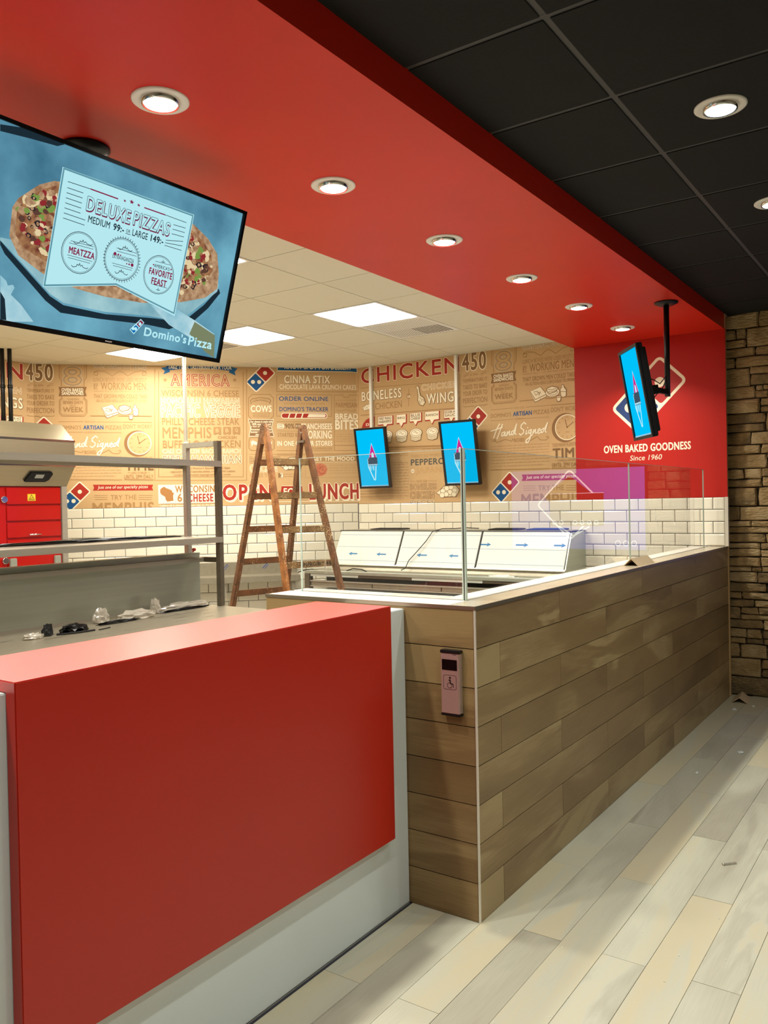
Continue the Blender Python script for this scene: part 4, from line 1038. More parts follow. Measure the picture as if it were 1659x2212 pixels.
TVM = [
('P',[(-1.0187,-0.025),(-0.9251,-0.0054),(-0.7853,-0.0007),(-0.8296,-0.0246),(-0.9209,-0.0326),(-1.016,-0.0433)],'k'),
('P',[(-0.9718,-0.3498),(-0.9387,-0.3739),(-0.7806,-0.4829),(-0.7271,-0.5026),(-0.5601,-0.5034),(-0.3662,-0.4833),(-0.275,-0.4761),(-0.1913,-0.4503),(-0.1274,-0.3922),(-0.0661,-0.3155),(-0.0541,-0.3309),(-0.1019,-0.3993),(-0.1591,-0.4565),(-0.2748,-0.5103),(-0.3745,-0.5097),(-0.5873,-0.5239),(-0.734,-0.5289),(-0.7942,-0.5002),(-0.9518,-0.3861),(-0.9698,-0.363)],'k'),
('P',[(-0.973,-0.3411),(-0.0703,-0.2986),(-0.0711,-0.3283),(-0.1363,-0.3879),(-0.1999,-0.446),(-0.2827,-0.4746),(-0.3813,-0.4776),(-0.5616,-0.4958),(-0.7283,-0.4953),(-0.7818,-0.4757),(-0.9339,-0.3728),(-0.9718,-0.3498)],'peel'),
('P',[(-0.3758,-0.4379),(-0.2637,-0.4286),(-0.1591,-0.4565),(-0.0468,-0.4918),(-0.0392,-0.5393),(-0.1743,-0.5235),(-0.2784,-0.4938)],'peel2'),
('P',[(-0.1577,-0.4621),(-0.0414,-0.497),(-0.025,-0.5864),(-0.0768,-0.569),(-0.1732,-0.5116)],'handle'),
('P',[(-0.957,-0.4518),(-0.9351,-0.4658),(-0.9283,-0.4784),(-0.9115,-0.4727),(-0.9052,-0.4809),(-0.9144,-0.5039),(-0.8747,-0.5298),(-0.8256,-0.5745),(-0.907,-0.5882),(-0.9373,-0.5885)],'peel2'),
('P',[(-0.9498,-0.5015),(-0.932,-0.5214),(-0.9176,-0.5852),(-0.9376,-0.5862)],'k'),
('P',[(-0.9453,-0.3296),(-0.9481,-0.2441),(-0.933,-0.2129),(-0.8712,-0.1541),(-0.8229,-0.1282),(-0.6364,-0.0992),(-0.3819,-0.0882),(-0.2395,-0.115),(-0.1636,-0.1462),(-0.1057,-0.1895),(-0.0801,-0.2595),(-0.0739,-0.3171),(-0.1267,-0.3627),(-0.2402,-0.4015),(-0.4105,-0.4361),(-0.5711,-0.4451),(-0.6919,-0.4406),(-0.8184,-0.4175),(-0.9076,-0.3805)],'crust'),
('P',[(-0.9268,-0.3204),(-0.9319,-0.2533),(-0.9173,-0.2175),(-0.8592,-0.1643),(-0.8105,-0.1384),(-0.6338,-0.1132),(-0.3917,-0.1067),(-0.2499,-0.1342),(-0.1829,-0.1622),(-0.1343,-0.2019),(-0.1133,-0.255),(-0.1353,-0.2945),(-0.2514,-0.3525),(-0.4186,-0.3968),(-0.5782,-0.4075),(-0.6987,-0.4019),(-0.814,-0.3781),(-0.8963,-0.3546)],'cheese'),
('P',[(-0.8033,-0.0791),(-0.2516,-0.0797),(-0.2608,-0.4577),(-0.5391,-0.3996),(-0.8118,-0.4587)],'card'),
('L',[(-0.7979,-0.0825),(-0.2571,-0.0844),(-0.2667,-0.4479),(-0.5388,-0.3943),(-0.8068,-0.4528)],'line',0.0055,1),
('L',[(-0.7773,-0.1169),(-0.6921,-0.1155)],'k',0.002,0),
('L',[(-0.6921,-0.1155),(-0.5859,-0.1164)],'m',0.004,0),
('L',[(-0.4738,-0.115),(-0.383,-0.1149)],'m',0.004,0),
('L',[(-0.383,-0.1149),(-0.282,-0.1162)],'k',0.002,0),
('L',[(-0.7769,-0.1355),(-0.7188,-0.1355)],'k',0.002,0),
('L',[(-0.7768,-0.1513),(-0.7187,-0.1515)],'k',0.002,0),
('L',[(-0.7767,-0.1671),(-0.7186,-0.1676)],'k',0.002,0),
('L',[(-0.7767,-0.1829),(-0.7184,-0.1837)],'k',0.002,0),
('L',[(-0.7766,-0.1988),(-0.7183,-0.1999)],'k',0.002,0),
('L',[(-0.7765,-0.2147),(-0.6975,-0.2165)],'k',0.002,0),
('L',[(-0.7765,-0.2306),(-0.6973,-0.2329)],'k',0.002,0),
('L',[(-0.3388,-0.138),(-0.2825,-0.136)],'k',0.002,0),
('L',[(-0.3394,-0.1543),(-0.2829,-0.1522)],'k',0.002,0),
('L',[(-0.34,-0.1707),(-0.2832,-0.1685)],'k',0.002,0),
('L',[(-0.3611,-0.1992),(-0.2836,-0.1848)],'k',0.002,0),
('L',[(-0.3618,-0.2085),(-0.2839,-0.2011)],'k',0.002,0),
('L',[(-0.3626,-0.2179),(-0.2843,-0.2175)],'k',0.002,0),
('P',[(-0.5599,-0.11),(-0.5575,-0.1135),(-0.5526,-0.1137),(-0.556,-0.116),(-0.554,-0.1195),(-0.5584,-0.1175),(-0.562,-0.1195),(-0.5615,-0.1159),(-0.5657,-0.1136),(-0.5609,-0.1135)],'m'),
('P',[(-0.5323,-0.1032),(-0.5285,-0.1086),(-0.5209,-0.1089),(-0.5261,-0.1125),(-0.523,-0.118),(-0.53,-0.1148),(-0.5357,-0.1179),(-0.5348,-0.1124),(-0.5414,-0.1088),(-0.5339,-0.1086)],'m'),
('P',[(-0.5019,-0.1079),(-0.4992,-0.1118),(-0.4937,-0.112),(-0.4975,-0.1145),(-0.4952,-0.1185),(-0.5002,-0.1162),(-0.5043,-0.1184),(-0.5037,-0.1145),(-0.5085,-0.1119),(-0.503,-0.1117)],'m'),
('T', 'DELUXE', -0.7, -0.1843, -0.5273, -0.1404, 'm', 'H'),
('T', 'PIZZAS', -0.5121, -0.182, -0.3543, -0.1371, 'm', 'H'),
('T', 'MEDIUM', -0.6876, -0.2202, -0.6027, -0.1982, 'k', ''),
('T', '99:-', -0.5879, -0.2195, -0.5447, -0.1978, 'k', 'B'),
('T', 'OR', -0.5354, -0.2143, -0.5184, -0.2036, 'k', ''),
('L',[(-0.5359,-0.2184),(-0.5168,-0.2187)],'k',0.002,0),
('T', 'LARGE', -0.509, -0.2191, -0.4434, -0.1965, 'k', ''),
('T', '149:-', -0.4289, -0.2178, -0.3732, -0.1957, 'k', 'B'),
('C',-0.7014,-0.324,0.0669,'k',1,0.002),
('C',-0.7014,-0.324,0.0628,'k',1,0.0012),
('C',-0.5349,-0.3074,0.0712,'k',1,0.002),
('C',-0.5349,-0.3074,0.0669,'k',1,0.0012),
('C',-0.3685,-0.3256,0.068,'k',1,0.002),
('C',-0.3685,-0.3256,0.0638,'k',1,0.0012),
('L',[(-0.4637,-0.3074),(-0.4573,-0.3074)],'k',0.002,0),
('L',[(-0.4644,-0.2973),(-0.4581,-0.2964)],'k',0.002,0),
('L',[(-0.4666,-0.2873),(-0.4604,-0.2855)],'k',0.002,0),
('L',[(-0.4701,-0.2778),(-0.4643,-0.2752)],'k',0.002,0),
('L',[(-0.475,-0.2689),(-0.4696,-0.2654)],'k',0.002,0),
('L',[(-0.4811,-0.2608),(-0.4762,-0.2566)],'k',0.002,0),
('L',[(-0.4883,-0.2536),(-0.4841,-0.2487)],'k',0.002,0),
('L',[(-0.4964,-0.2475),(-0.4929,-0.2421)],'k',0.002,0),
('L',[(-0.5053,-0.2426),(-0.5027,-0.2368)],'k',0.002,0),
('L',[(-0.5148,-0.2391),(-0.513,-0.2329)],'k',0.002,0),
('L',[(-0.5248,-0.2369),(-0.5239,-0.2306)],'k',0.002,0),
('L',[(-0.5349,-0.2362),(-0.5349,-0.2298)],'k',0.002,0),
('L',[(-0.545,-0.2369),(-0.5459,-0.2306)],'k',0.002,0),
('L',[(-0.555,-0.2391),(-0.5568,-0.2329)],'k',0.002,0),
('L',[(-0.5645,-0.2426),(-0.5671,-0.2368)],'k',0.002,0),
('L',[(-0.5734,-0.2475),(-0.5769,-0.2421)],'k',0.002,0),
('L',[(-0.5815,-0.2536),(-0.5857,-0.2487)],'k',0.002,0),
('L',[(-0.5887,-0.2608),(-0.5936,-0.2566)],'k',0.002,0),
('L',[(-0.5948,-0.2689),(-0.6002,-0.2654)],'k',0.002,0),
('L',[(-0.5997,-0.2778),(-0.6055,-0.2752)],'k',0.002,0),
('L',[(-0.6032,-0.2873),(-0.6094,-0.2855)],'k',0.002,0),
('L',[(-0.6054,-0.2973),(-0.6117,-0.2964)],'k',0.002,0),
('L',[(-0.6061,-0.3074),(-0.6125,-0.3074)],'k',0.002,0),
('L',[(-0.6054,-0.3175),(-0.6117,-0.3184)],'k',0.002,0),
('L',[(-0.6032,-0.3275),(-0.6094,-0.3293)],'k',0.002,0),
('L',[(-0.5997,-0.337),(-0.6055,-0.3396)],'k',0.002,0),
('L',[(-0.5948,-0.3459),(-0.6002,-0.3494)],'k',0.002,0),
('L',[(-0.5887,-0.354),(-0.5936,-0.3582)],'k',0.002,0),
('L',[(-0.5815,-0.3612),(-0.5857,-0.3661)],'k',0.002,0),
('L',[(-0.5734,-0.3673),(-0.5769,-0.3727)],'k',0.002,0),
('L',[(-0.5645,-0.3722),(-0.5671,-0.378)],'k',0.002,0),
('L',[(-0.555,-0.3757),(-0.5568,-0.3819)],'k',0.002,0),
('L',[(-0.545,-0.3779),(-0.5459,-0.3842)],'k',0.002,0),
('L',[(-0.5349,-0.3786),(-0.5349,-0.385)],'k',0.002,0),
('L',[(-0.5248,-0.3779),(-0.5239,-0.3842)],'k',0.002,0),
('L',[(-0.5148,-0.3757),(-0.513,-0.3819)],'k',0.002,0),
('L',[(-0.5053,-0.3722),(-0.5027,-0.378)],'k',0.002,0),
('L',[(-0.4964,-0.3673),(-0.4929,-0.3727)],'k',0.002,0),
('L',[(-0.4883,-0.3612),(-0.4841,-0.3661)],'k',0.002,0),
('L',[(-0.4811,-0.354),(-0.4762,-0.3582)],'k',0.002,0),
('L',[(-0.475,-0.3459),(-0.4696,-0.3494)],'k',0.002,0),
('L',[(-0.4701,-0.337),(-0.4643,-0.3396)],'k',0.002,0),
('L',[(-0.4666,-0.3275),(-0.4604,-0.3293)],'k',0.002,0),
('L',[(-0.4644,-0.3175),(-0.4581,-0.3184)],'k',0.002,0),
('T', 'MEATZZA', -0.7447, -0.3331, -0.6478, -0.3121, 'm', 'B'),
('T', 'EXTRAVAGANZZA', -0.578, -0.3105, -0.4893, -0.2969, 'k', ''),
('T', "AMERICA'S", -0.4007, -0.3028, -0.3294, -0.2905, 'k', ''),
('T', 'FAVORITE', -0.4175, -0.3305, -0.3131, -0.3079, 'm', 'B'),
('T', 'FEAST', -0.4008, -0.3628, -0.3329, -0.3398, 'm', 'B'),
('L',[(-0.7328,-0.2947),(-0.725,-0.2987),(-0.7118,-0.2935),(-0.7096,-0.2861),(-0.7021,-0.2882),(-0.6999,-0.2808),(-0.6949,-0.2884),(-0.6886,-0.2839),(-0.6839,-0.2897),(-0.6692,-0.2911),(-0.6628,-0.2866)],'k',0.002,0),
('L',[(-0.7288,-0.3697),(-0.7218,-0.3741),(-0.7101,-0.3695),(-0.7082,-0.3622),(-0.7015,-0.3646),(-0.6996,-0.3573),(-0.695,-0.3652),(-0.6894,-0.361),(-0.6852,-0.367),(-0.6719,-0.3691),(-0.6663,-0.3649)],'k',0.002,0),
('L',[(-0.5604,-0.2731),(-0.5539,-0.2777),(-0.5435,-0.2732),(-0.5421,-0.2657),(-0.5359,-0.2683),(-0.5345,-0.2608),(-0.53,-0.269),(-0.5252,-0.2647),(-0.5211,-0.271),(-0.509,-0.2734),(-0.5041,-0.2691)],'k',0.002,0),
('L',[(-0.5598,-0.3539),(-0.5536,-0.3588),(-0.5439,-0.3546),(-0.5427,-0.3471),(-0.5368,-0.35),(-0.5356,-0.3424),(-0.5313,-0.3509),(-0.5268,-0.3467),(-0.5228,-0.3532),(-0.5115,-0.356),(-0.5069,-0.3519)],'k',0.002,0),
('L',[(-0.7441,-0.2939),(-0.658,-0.293)],'k',0.0015,0),
('L',[(-0.7489,-0.3017),(-0.6572,-0.301)],'k',0.0015,0),
('L',[(-0.749,-0.3404),(-0.6547,-0.3408)],'k',0.0015,0),
('L',[(-0.7444,-0.348),(-0.6616,-0.3485)],'k',0.0015,0),
('L',[(-0.5681,-0.2752),(-0.4856,-0.2739)],'k',0.0015,0),
('L',[(-0.5662,-0.285),(-0.4836,-0.2839)],'k',0.0015,0),
('L',[(-0.5766,-0.328),(-0.4904,-0.328)],'k',0.0015,0),
('L',[(-0.5715,-0.3354),(-0.4927,-0.3356)],'k',0.0015,0),
('L',[(-0.3992,-0.2819),(-0.3325,-0.2811)],'k',0.0015,0),
('L',[(-0.3983,-0.3637),(-0.3285,-0.3644)],'k',0.0015,0),
('C',-0.5717,-0.2953,0.0057,'m',1,0),
('C',-0.558,-0.2952,0.0032,'m',1,0),
('C',-0.5485,-0.2955,0.0025,'m',1,0),
('C',-0.4957,-0.3174,0.0059,'m',1,0),
('C',-0.5086,-0.3176,0.0033,'m',1,0),
('C',-0.5188,-0.3178,0.0026,'m',1,0),
('C',-0.4058,-0.2958,0.0028,'m',1,0),
('C',-0.3251,-0.2954,0.0029,'m',1,0),
('L',[(-0.374,-0.2773),(-0.3654,-0.2786),(-0.3672,-0.2704)],'k',0.002,0),
('L',[(-0.3576,-0.2758),(-0.3654,-0.2786)],'k',0.002,0),
('L',[(-0.3759,-0.3785),(-0.3673,-0.3801),(-0.3691,-0.3717)],'k',0.002,0),
('L',[(-0.3595,-0.3774),(-0.3673,-0.3801)],'k',0.002,0),
('P',[(-0.4223,-0.494),(-0.4044,-0.5047),(-0.4419,-0.5526),(-0.4632,-0.5391)],'w'),
('P',[(-0.4221,-0.4978),(-0.4084,-0.5054),(-0.4228,-0.5243),(-0.4367,-0.5156)],'m'),
('P',[(-0.4388,-0.5182),(-0.425,-0.5268),(-0.4427,-0.5489),(-0.4594,-0.5384)],'ub'),
('C',-0.4226,-0.5122,0.0063,'w',1,0),
('C',-0.4492,-0.533,0.0062,'w',1,0),
('C',-0.438,-0.5323,0.0062,'w',1,0),
('T', "Domino's", -0.3973, -0.55, -0.1972, -0.5189, 'w', 'B'),
('T', 'Pizza', -0.1847, -0.5533, -0.0639, -0.5193, 'w', 'B'),
]
build_mural(MURAL)

# ------------------------------------------------------------------ lights
def downlight(x, y, z, label, group, lamp='lamp', ring='frame_white'):
    t = thing('downlight', label, 'downlight', (x, y, z), group=group)
    MB().lathe([(0.062, 0.0), (0.066, -0.004), (0.088, -0.007), (0.093, -0.003), (0.093, 0.0)], (x, y, z), 40).build('ring', ring, t)
    MB().lathe([(0.062, 0.0), (0.060, -0.016), (0.056, -0.018)], (x, y, z), 40).build('reflector', 'chrome', t)
    MB().lathe([(0.0, -0.0165), (0.03, -0.0165), (0.052, -0.015), (0.056, -0.008)], (x, y, z), 40).build('lamp_disc', lamp, t)
    la = bpy.data.lights.new('downlight_beam', 'AREA'); la.shape = 'DISK'; la.size = 0.10; la.energy = DOWNLIGHT if lamp == 'lamp' else ROOMLIGHT; la.spread = BEAM if lamp == 'lamp' else R(136)
    la.color = (0.99, 1.0, 0.93) if lamp == 'lamp' else (0.97, 1.0, 0.95)
    lo = bpy.data.objects.new('downlight_beam', la); COL.objects.link(lo); lo.parent = t; lo.location = (0, 0, -0.019)
    return t
ROWN = ['nearest and largest of the six round downlights in the red bulkhead', 'second nearest round downlight in the red bulkhead, right of the menu screen', 'third round downlight along the red bulkhead from the camera',
        'fourth round downlight along the red bulkhead from the camera', 'fifth round downlight along the red bulkhead, second from the far end', 'farthest round downlight in the red bulkhead, left of the black ceiling pole']
for i in range(6): downlight(1.832 + 0.9105 * i, 2.117, 2.925, ROWN[i], 'downlights in the red bulkhead')
downlight(0.92, 2.117, 2.925, 'round downlight in the red bulkhead just outside the picture, above the counter', 'downlights in the red bulkhead')
downlight(0.01, 2.117, 2.925, 'round downlight in the red bulkhead, well to the left outside the picture', 'downlights in the red bulkhead')
downlight(3.268, 0.703, 3.046, 'round white downlight in the black ceiling, whole, at upper right', 'downlights in the black ceiling', 'lamp_room')
downlight(4.485, 0.720, 3.046, 'round white downlight in the black ceiling cut by the right picture edge', 'downlights in the black ceiling', 'lamp_room')
for x, y in ((2.05, 0.703), (0.83, 0.703), (-0.38, 0.703), (4.485, -0.52), (3.268, -0.52), (2.05, -0.52), (0.83, -0.52), (4.485, -1.74), (2.05, -1.74)):
    downlight(x, y, 3.046, 'round white downlight in the black ceiling outside the picture', 'downlights in the black ceiling', 'lamp_room')
LN = {(4.746, 3.31): 'largest square light panel in view, in the pale kitchen ceiling', (4.746, 4.53): 'square light panel in the pale kitchen ceiling, right below the corner of the menu screen',
      (4.746, 5.75): 'farthest square light panel, peeking out under the lower edge of the menu screen', (2.907, 3.31): 'square light panel almost hidden behind the right edge of the menu screen'}
for x, y in sorted(LIGHT):
    lb = LN.get((x, y), 'square kitchen light panel out of sight in the photo')
    t = thing('light_panel', lb, 'ceiling light', (x + 0.3065, y + 0.305, 3.004), group='light panels in the kitchen ceiling')
    a, b, c, d = x + 0.004, y + 0.004, x + 0.609, y + 0.606; m = 0.022
    MB().box((a, b, 3.002), (c, b + m, 3.016)).box((a, d - m, 3.002), (c, d, 3.016)).box((a, b + m, 3.002), (a + m, d - m, 3.016)).box((c - m, b + m, 3.002), (c, d - m, 3.016)).build('panel_frame', 'frame_white', t)
    q = []; rr = 0.03
    for cx, cy, t0 in ((c - m - rr, d - m - rr, 0), (a + m + rr, d - m - rr, 90), (a + m + rr, b + m + rr, 180), (c - m - rr, b + m + rr, 270)):
        for s in (0, 30, 60, 90): q.append((cx + rr * math.cos(R(t0 + s)), cy + rr * math.sin(R(t0 + s)), 3.0035))
    MB().add(q, [tuple(reversed(range(len(q))))]).build('diffuser', 'panel_light', t, recalc=False)
for (x, y), lb in zip(sorted(VENT), ('perforated square air vent behind the corner of the menu screen', 'perforated square air vent beside the largest kitchen light panel')):
    t = thing('ceiling_vent', lb, 'vent', (x + 0.3, y + 0.3, 3.004), group='perforated vents in the kitchen ceiling')
    MB().box((x + 0.004, y + 0.004, 3.004), (x + 0.609, y + 0.606, 3.015)).build('vent_plate', 'frame_white', t)
    h = MB(); s = MB()
    for i in range(18):
        for j in range(18):
            cx, cy = x + 0.06 + 0.029 * i, y + 0.06 + 0.029 * j
            if (i >= 9) and (j < 9): s.box((cx - 0.012, cy - 0.007, 3.0032), (cx + 0.012, cy + 0.007, 3.0041))
            else:
                r_ = 0.0055 if i < 9 else 0.008
                h.add([(cx + r_ * math.cos(k * math.pi / 3), cy + r_ * math.sin(k * math.pi / 3), 3.0036) for k in range(6)], [tuple(reversed(range(6)))])
    tag(h.build('perforation', 'ceil_gap_shade', t, recalc=False), kind='stuff'); tag(s.build('slot_grille', 'ceil_gap_shade', t), kind='stuff')

# ------------------------------------------------------------------ service counter in front
t = thing('service_counter', 'white service counter with a thick red panel wrapped over its front and top', 'counter', (1.8, 1.95, 0))
MB().box((-1.2, 1.811, 0.004), (PX - 0.003, 2.14, 1.177)).build('body', 'white_gloss', t, bevel=0.003)
MB().box((-1.2, 1.818, 0.0), (PX - 0.003, 2.13, 0.004)).build('floor_seam', 'seam', t)
MB().prism([(1.068, 1.771, 0.317), (1.068, 1.810, 0.317), (1.068, 1.810, 1.1775), (1.068, 2.135, 1.1775), (1.068, 2.135, 1.206), (1.068, 1.771, 1.206)], (1.532, 0, 0)).build('red_wrap', 'red_gloss', t, bevel=0.0025)['label'] = 'thick glossy red front and top panel'

# ------------------------------------------------------------------ call box
t = thing('call_box', 'silver call box with black window and wheelchair sign on the wood end wall', 'call box', (PX, 1.598, 0.905))
MB().box((PX - 0.030, 1.551, 0.790), (PX - 0.001, 1.631, 1.022)).build('housing', 'alu_pink', t, bevel=0.003)
MB().box((PX - 0.0315, 1.549, 1.021), (PX - 0.001, 1.633, 1.033)).build('end_cap', 'black', t, bevel=0.002)
MB().box((PX - 0.0315, 1.549, 0.782), (PX - 0.001, 1.633, 0.791)).build('end_cap', 'black', t, bevel=0.002)
MB().box((PX - 0.0312, 1.559, 0.957), (PX - 0.0295, 1.625, 0.998)).build('window', 'black_gloss', t, bevel=0.0008)
pr = Print()
def rrect(x0, y0, x1, y1, r): return [(cx + r * math.cos(R(a + s)), cy + r * math.sin(R(a + s))) for cx, cy, a in ((x1 - r, y1 - r, 0), (x0 + r, y1 - r, 90), (x0 + r, y0 + r, 180), (x1 - r, y0 + r, 270)) for s in (0, 30, 60, 90)]
pr.line(rrect(-1.619, 0.884, -1.563, 0.938, 0.008), 'k', 0.0014, True)
pr.place('sign_border', lambda u, v, l: (PX - 0.0301 - l, -u, v), t, {'k': MATS['black']}, local=False); pr = Print()
pr.circle(-1.5905, 0.9285, 0.0042, 'k'); pr.poly([(-1.598, 0.919), (-1.592, 0.923), (-1.588, 0.922), (-1.5865, 0.908), (-1.576, 0.907), (-1.5745, 0.892), (-1.5775, 0.892), (-1.5785, 0.9035), (-1.591, 0.9045), (-1.5925, 0.916)], 'k')
pr.circle(-1.5925, 0.8995, 0.0100, 'k', 1, 0.0016)
tag(pr.place('wheelchair_figure', lambda u, v, l: (PX - 0.0301 - l, -u, v), t, {'k': MATS['black']}, local=False), kind='stuff')
pr = Print(); pr.text('INVA', -1.577, 1.0150, -1.561, 1.0192, 'k', 'B'); pr.place('maker_mark', lambda u, v, l: (PX - 0.0301 - l, -u, v), t, {'k': MATS['black']}, local=False)

# ------------------------------------------------------------------ glass screen
GZ0, GZ1 = 1.2005, 1.812
def sheet(label, a, b, m, edges, em='glass_edge'):
    t = thing('glass_screen', label, 'glass', ((a[0] + b[0]) / 2, (a[1] + b[1]) / 2, GZ0), group='glass screen on the half wall')
    d = (Vector((b[0], b[1], 0)) - Vector((a[0], a[1], 0))); n = Vector((-d.y, d.x, 0)).normalized() * 0.005
    A, B = Vector((a[0], a[1], 0)), Vector((b[0], b[1], 0))
    z0, z1 = Vector((0, 0, 1.186)), Vector((0, 0, GZ1))
    MB().add([A + z0, B + z0, B + z1, A + z1], [(0, 1, 2, 3)]).build('pane', m, t, recalc=False)
    e = MB().beam(A + z1, B + z1, n, 0.009, 0.0018)
    for s in edges: q = A if s == 'a' else B; e.beam(q + z0, q + z1, n, 0.009, 0.0026 if em == 'glass_edge' else 0.0012)
    e.build('polished_edge', em, t)
    return t
sheet('short clear glass panel facing the service counter, streaked with dust', (2.93, 2.490), (2.93, 1.636), 'glass_dusty', 'a')
sheet('long clear glass panel on the wood half wall between corner and middle joint', (2.93, 1.630), (4.985, 1.630), 'glass', 'b', 'edge_dark')
sheet('far clear glass panel on the wood half wall, ending near the stone wall', (4.995, 1.630), (6.78, 1.630), 'glass', 'b', 'edge_dark')
t = thing('glass_corner_post', 'slim bright post where the two glass panels meet at the corner', 'post', (2.932, 1.632, 1.2))
MB().box((2.9235, 1.6355, 1.186), (2.9365, 1.6415, 1.814)).box((2.9235, 1.6245, 1.186), (2.9365, 1.6300, 1.814)).build('post', 'glass_edge', t, bevel=0.001)  # pale strips carry the post's bright highlights in their colour
MB().box((2.9245, 1.6300, 1.186), (2.9355, 1.6355, 1.813)).build('dark_gasket', 'dark_grey', t)

# ------------------------------------------------------------------ big menu screen
BT = thing('menu_screen', 'large tilted menu screen showing deluxe pizzas, hanging below the red bulkhead', 'screen', (1.873, 2.3865, 2.4740), (math.atan2(0.173, 0.575), 0, 0))
W2, H2 = 0.535, 0.301
MB().box((-W2, 0.0, -H2), (W2, 0.045, H2)).build('back_shell', 'black', BT, bevel=0.006, local=True)
bz = MB(); m = 0.012
bz.box((-W2, -0.012, H2 - m), (W2, 0.002, H2)).box((-W2, -0.012, -H2), (W2, 0.002, -H2 + m + 0.004)).box((-W2, -0.012, -H2 + m), (-W2 + m, 0.002, H2 - m)).box((W2 - m, -0.012, -H2 + m), (W2, 0.002, H2 - m))
bz.build('bezel', 'black_gloss', BT, local=True)
S_ = SCREEN
def screen_mat(name, a, b_, scale, st, detail=5):
    m = emit(name, a, st); nt = m.node_tree; N = nt.nodes.new
    tc = N('ShaderNodeTexCoord'); nz = N('ShaderNodeTexNoise'); nz.inputs['Scale'].default_value = scale; nz.inputs['Detail'].default_value = detail
    cr = N('ShaderNodeValToRGB'); cr.color_ramp.elements[0].position = 0.32; cr.color_ramp.elements[0].color = lin(a); cr.color_ramp.elements[1].position = 0.7; cr.color_ramp.elements[1].color = lin(b_)
    nt.links.new(tc.outputs['Object'], nz.inputs['Vector']); nt.links.new(nz.outputs[0], cr.inputs[0])
    for n in nt.nodes:
        if n.type == 'EMISSION': nt.links.new(cr.outputs[0], n.inputs[0])
    return m
TV = {'bg': screen_mat('screen_slate', (58, 108, 134), (116, 178, 200), 3.2, S_), 'k': emit('screen_ink', (28, 44, 54), S_), 'peel': screen_mat('screen_peel', (120, 168, 182), (166, 206, 212), 8, S_), 'peel2': screen_mat('screen_steel', (130, 186, 204), (196, 226, 232), 9, S_),
      'handle': emit('screen_handle', (122, 132, 100), S_), 'crust': screen_mat('screen_crust', (140, 98, 68), (206, 172, 134), 40, S_), 'cheese': screen_mat('screen_topping', (104, 50, 42), (184, 138, 92), 34, S_), 'card': emit('screen_card', (182, 232, 240), S_), 'line': emit('screen_line', (96, 150, 164), S_),
      'm': emit('screen_maroon', (134, 28, 66), S_), 'w': emit('screen_white', (186, 238, 246), S_), 'ub': emit('screen_blue', (14, 110, 180), S_), 'ol': emit('screen_olive', (30, 30, 38), S_), 'gr': emit('screen_pepper', (120, 150, 70), S_), 'ham': emit('screen_ham', (142, 44, 48), S_), 'chz': emit('screen_cheese', (226, 204, 160), S_), 'mush': emit('screen_mushroom', (92, 62, 52), S_),
      'b3': emit('screen_rim', (90, 30, 60), S_)}
pr = Print()
pr.poly([(-1.066, -0.590), (-0.011, -0.590), (-0.011, -0.010), (-1.066, -0.010)], 'bg')
rr = random.Random(3); topped = False
for it in TVM:
    if it[0] == 'P':
        pr.poly(it[1], it[2])
        if it[2] == 'cheese':
            xs = [p[0] for p in it[1]]; ys = [p[1] for p in it[1]]; cx, cy = (min(xs) + max(xs)) / 2, (min(ys) + max(ys)) / 2; ax, ay = (max(xs) - min(xs)) / 2, (max(ys) - min(ys)) / 2
            k0 = pr.k
            for k in range(1100):
                a, q = rr.uniform(0, 6.283), math.sqrt(rr.random()) * 0.99; x, y = cx + ax * q * math.cos(a), cy + ay * q * math.sin(a)
                c = rr.choice(('ham', 'ham', 'crust', 'crust', 'gr', 'ol', 'chz', 'chz', 'mush', 'cheese')); s = rr.uniform(0.007, 0.018); pr.k = k0 + k % 6
                pr.poly([(x + s * rr.uniform(.6, 1.2) * math.cos(t_ * 1.05), y + s * rr.uniform(.5, 1.0) * math.sin(t_ * 1.05)) for t_ in range(6)], c)
                if c == 'ol': pr.circle(x, y, s * 0.42, 'crust', 1, 0, 8)
            pr.k = k0 + 9
    elif it[0] == 'L': pr.line(it[1], it[2], it[3], bool(it[4]))
    elif it[0] == 'C': pr.circle(it[1], it[2], it[3], it[4], it[5], it[6])
    elif it[0] == 'T':
        if it[7] == 'H':
            TVT = dict(TV); pr.text(it[1], it[2] + 0.0015, it[3] - 0.003, it[4] + 0.0015, it[5] - 0.003, 'm', 'W'); pr.text(it[1], it[2], it[3], it[4], it[5], 'k', 'W'); pr.text(it[1], it[2], it[3], it[4], it[5], 'card', 'V')
        else: pr.text(it[1], it[2], it[3], it[4], it[5], it[6], it[7])
cl = Print(); cl.__dict__.update(pr.__dict__)
cl.place('display', lambda u, v, l: (u + W2, -0.0005 - l, v + H2), BT, TV, (-1.060, -0.010, -0.588, -0.011))['label'] = 'lit screen with pizza photo and price card'
pr = Print(); pr.text('PHILIPS', -0.5526, -0.5965, -0.5253, -0.5925, 'w', 'B'); pr.place('maker_mark', lambda u, v, l: (u + W2, -0.0122 - l, v + H2), BT, {'w': MATS['frame_white']})
t = thing('screen_mount', 'black ceiling mount with round plate behind the large menu screen', 'mount', (1.905, 2.615, 2.925))
MB().lathe([(0.0, 0.0), (0.088, 0.0), (0.088, -0.010), (0.05, -0.028), (0.0, -0.028)], (1.905, 2.615, 2.925), 32).build('ceiling_plate', 'black', t)
MB().cyl((1.905, 2.615, 2.90), (1.905, 2.615, 2.45), 0.022).build('pole', 'black', t)
MB().box((1.84, 2.462, 2.43), (1.97, 2.635, 2.475)).build('tilt_arm', 'black', t, bevel=0.004)

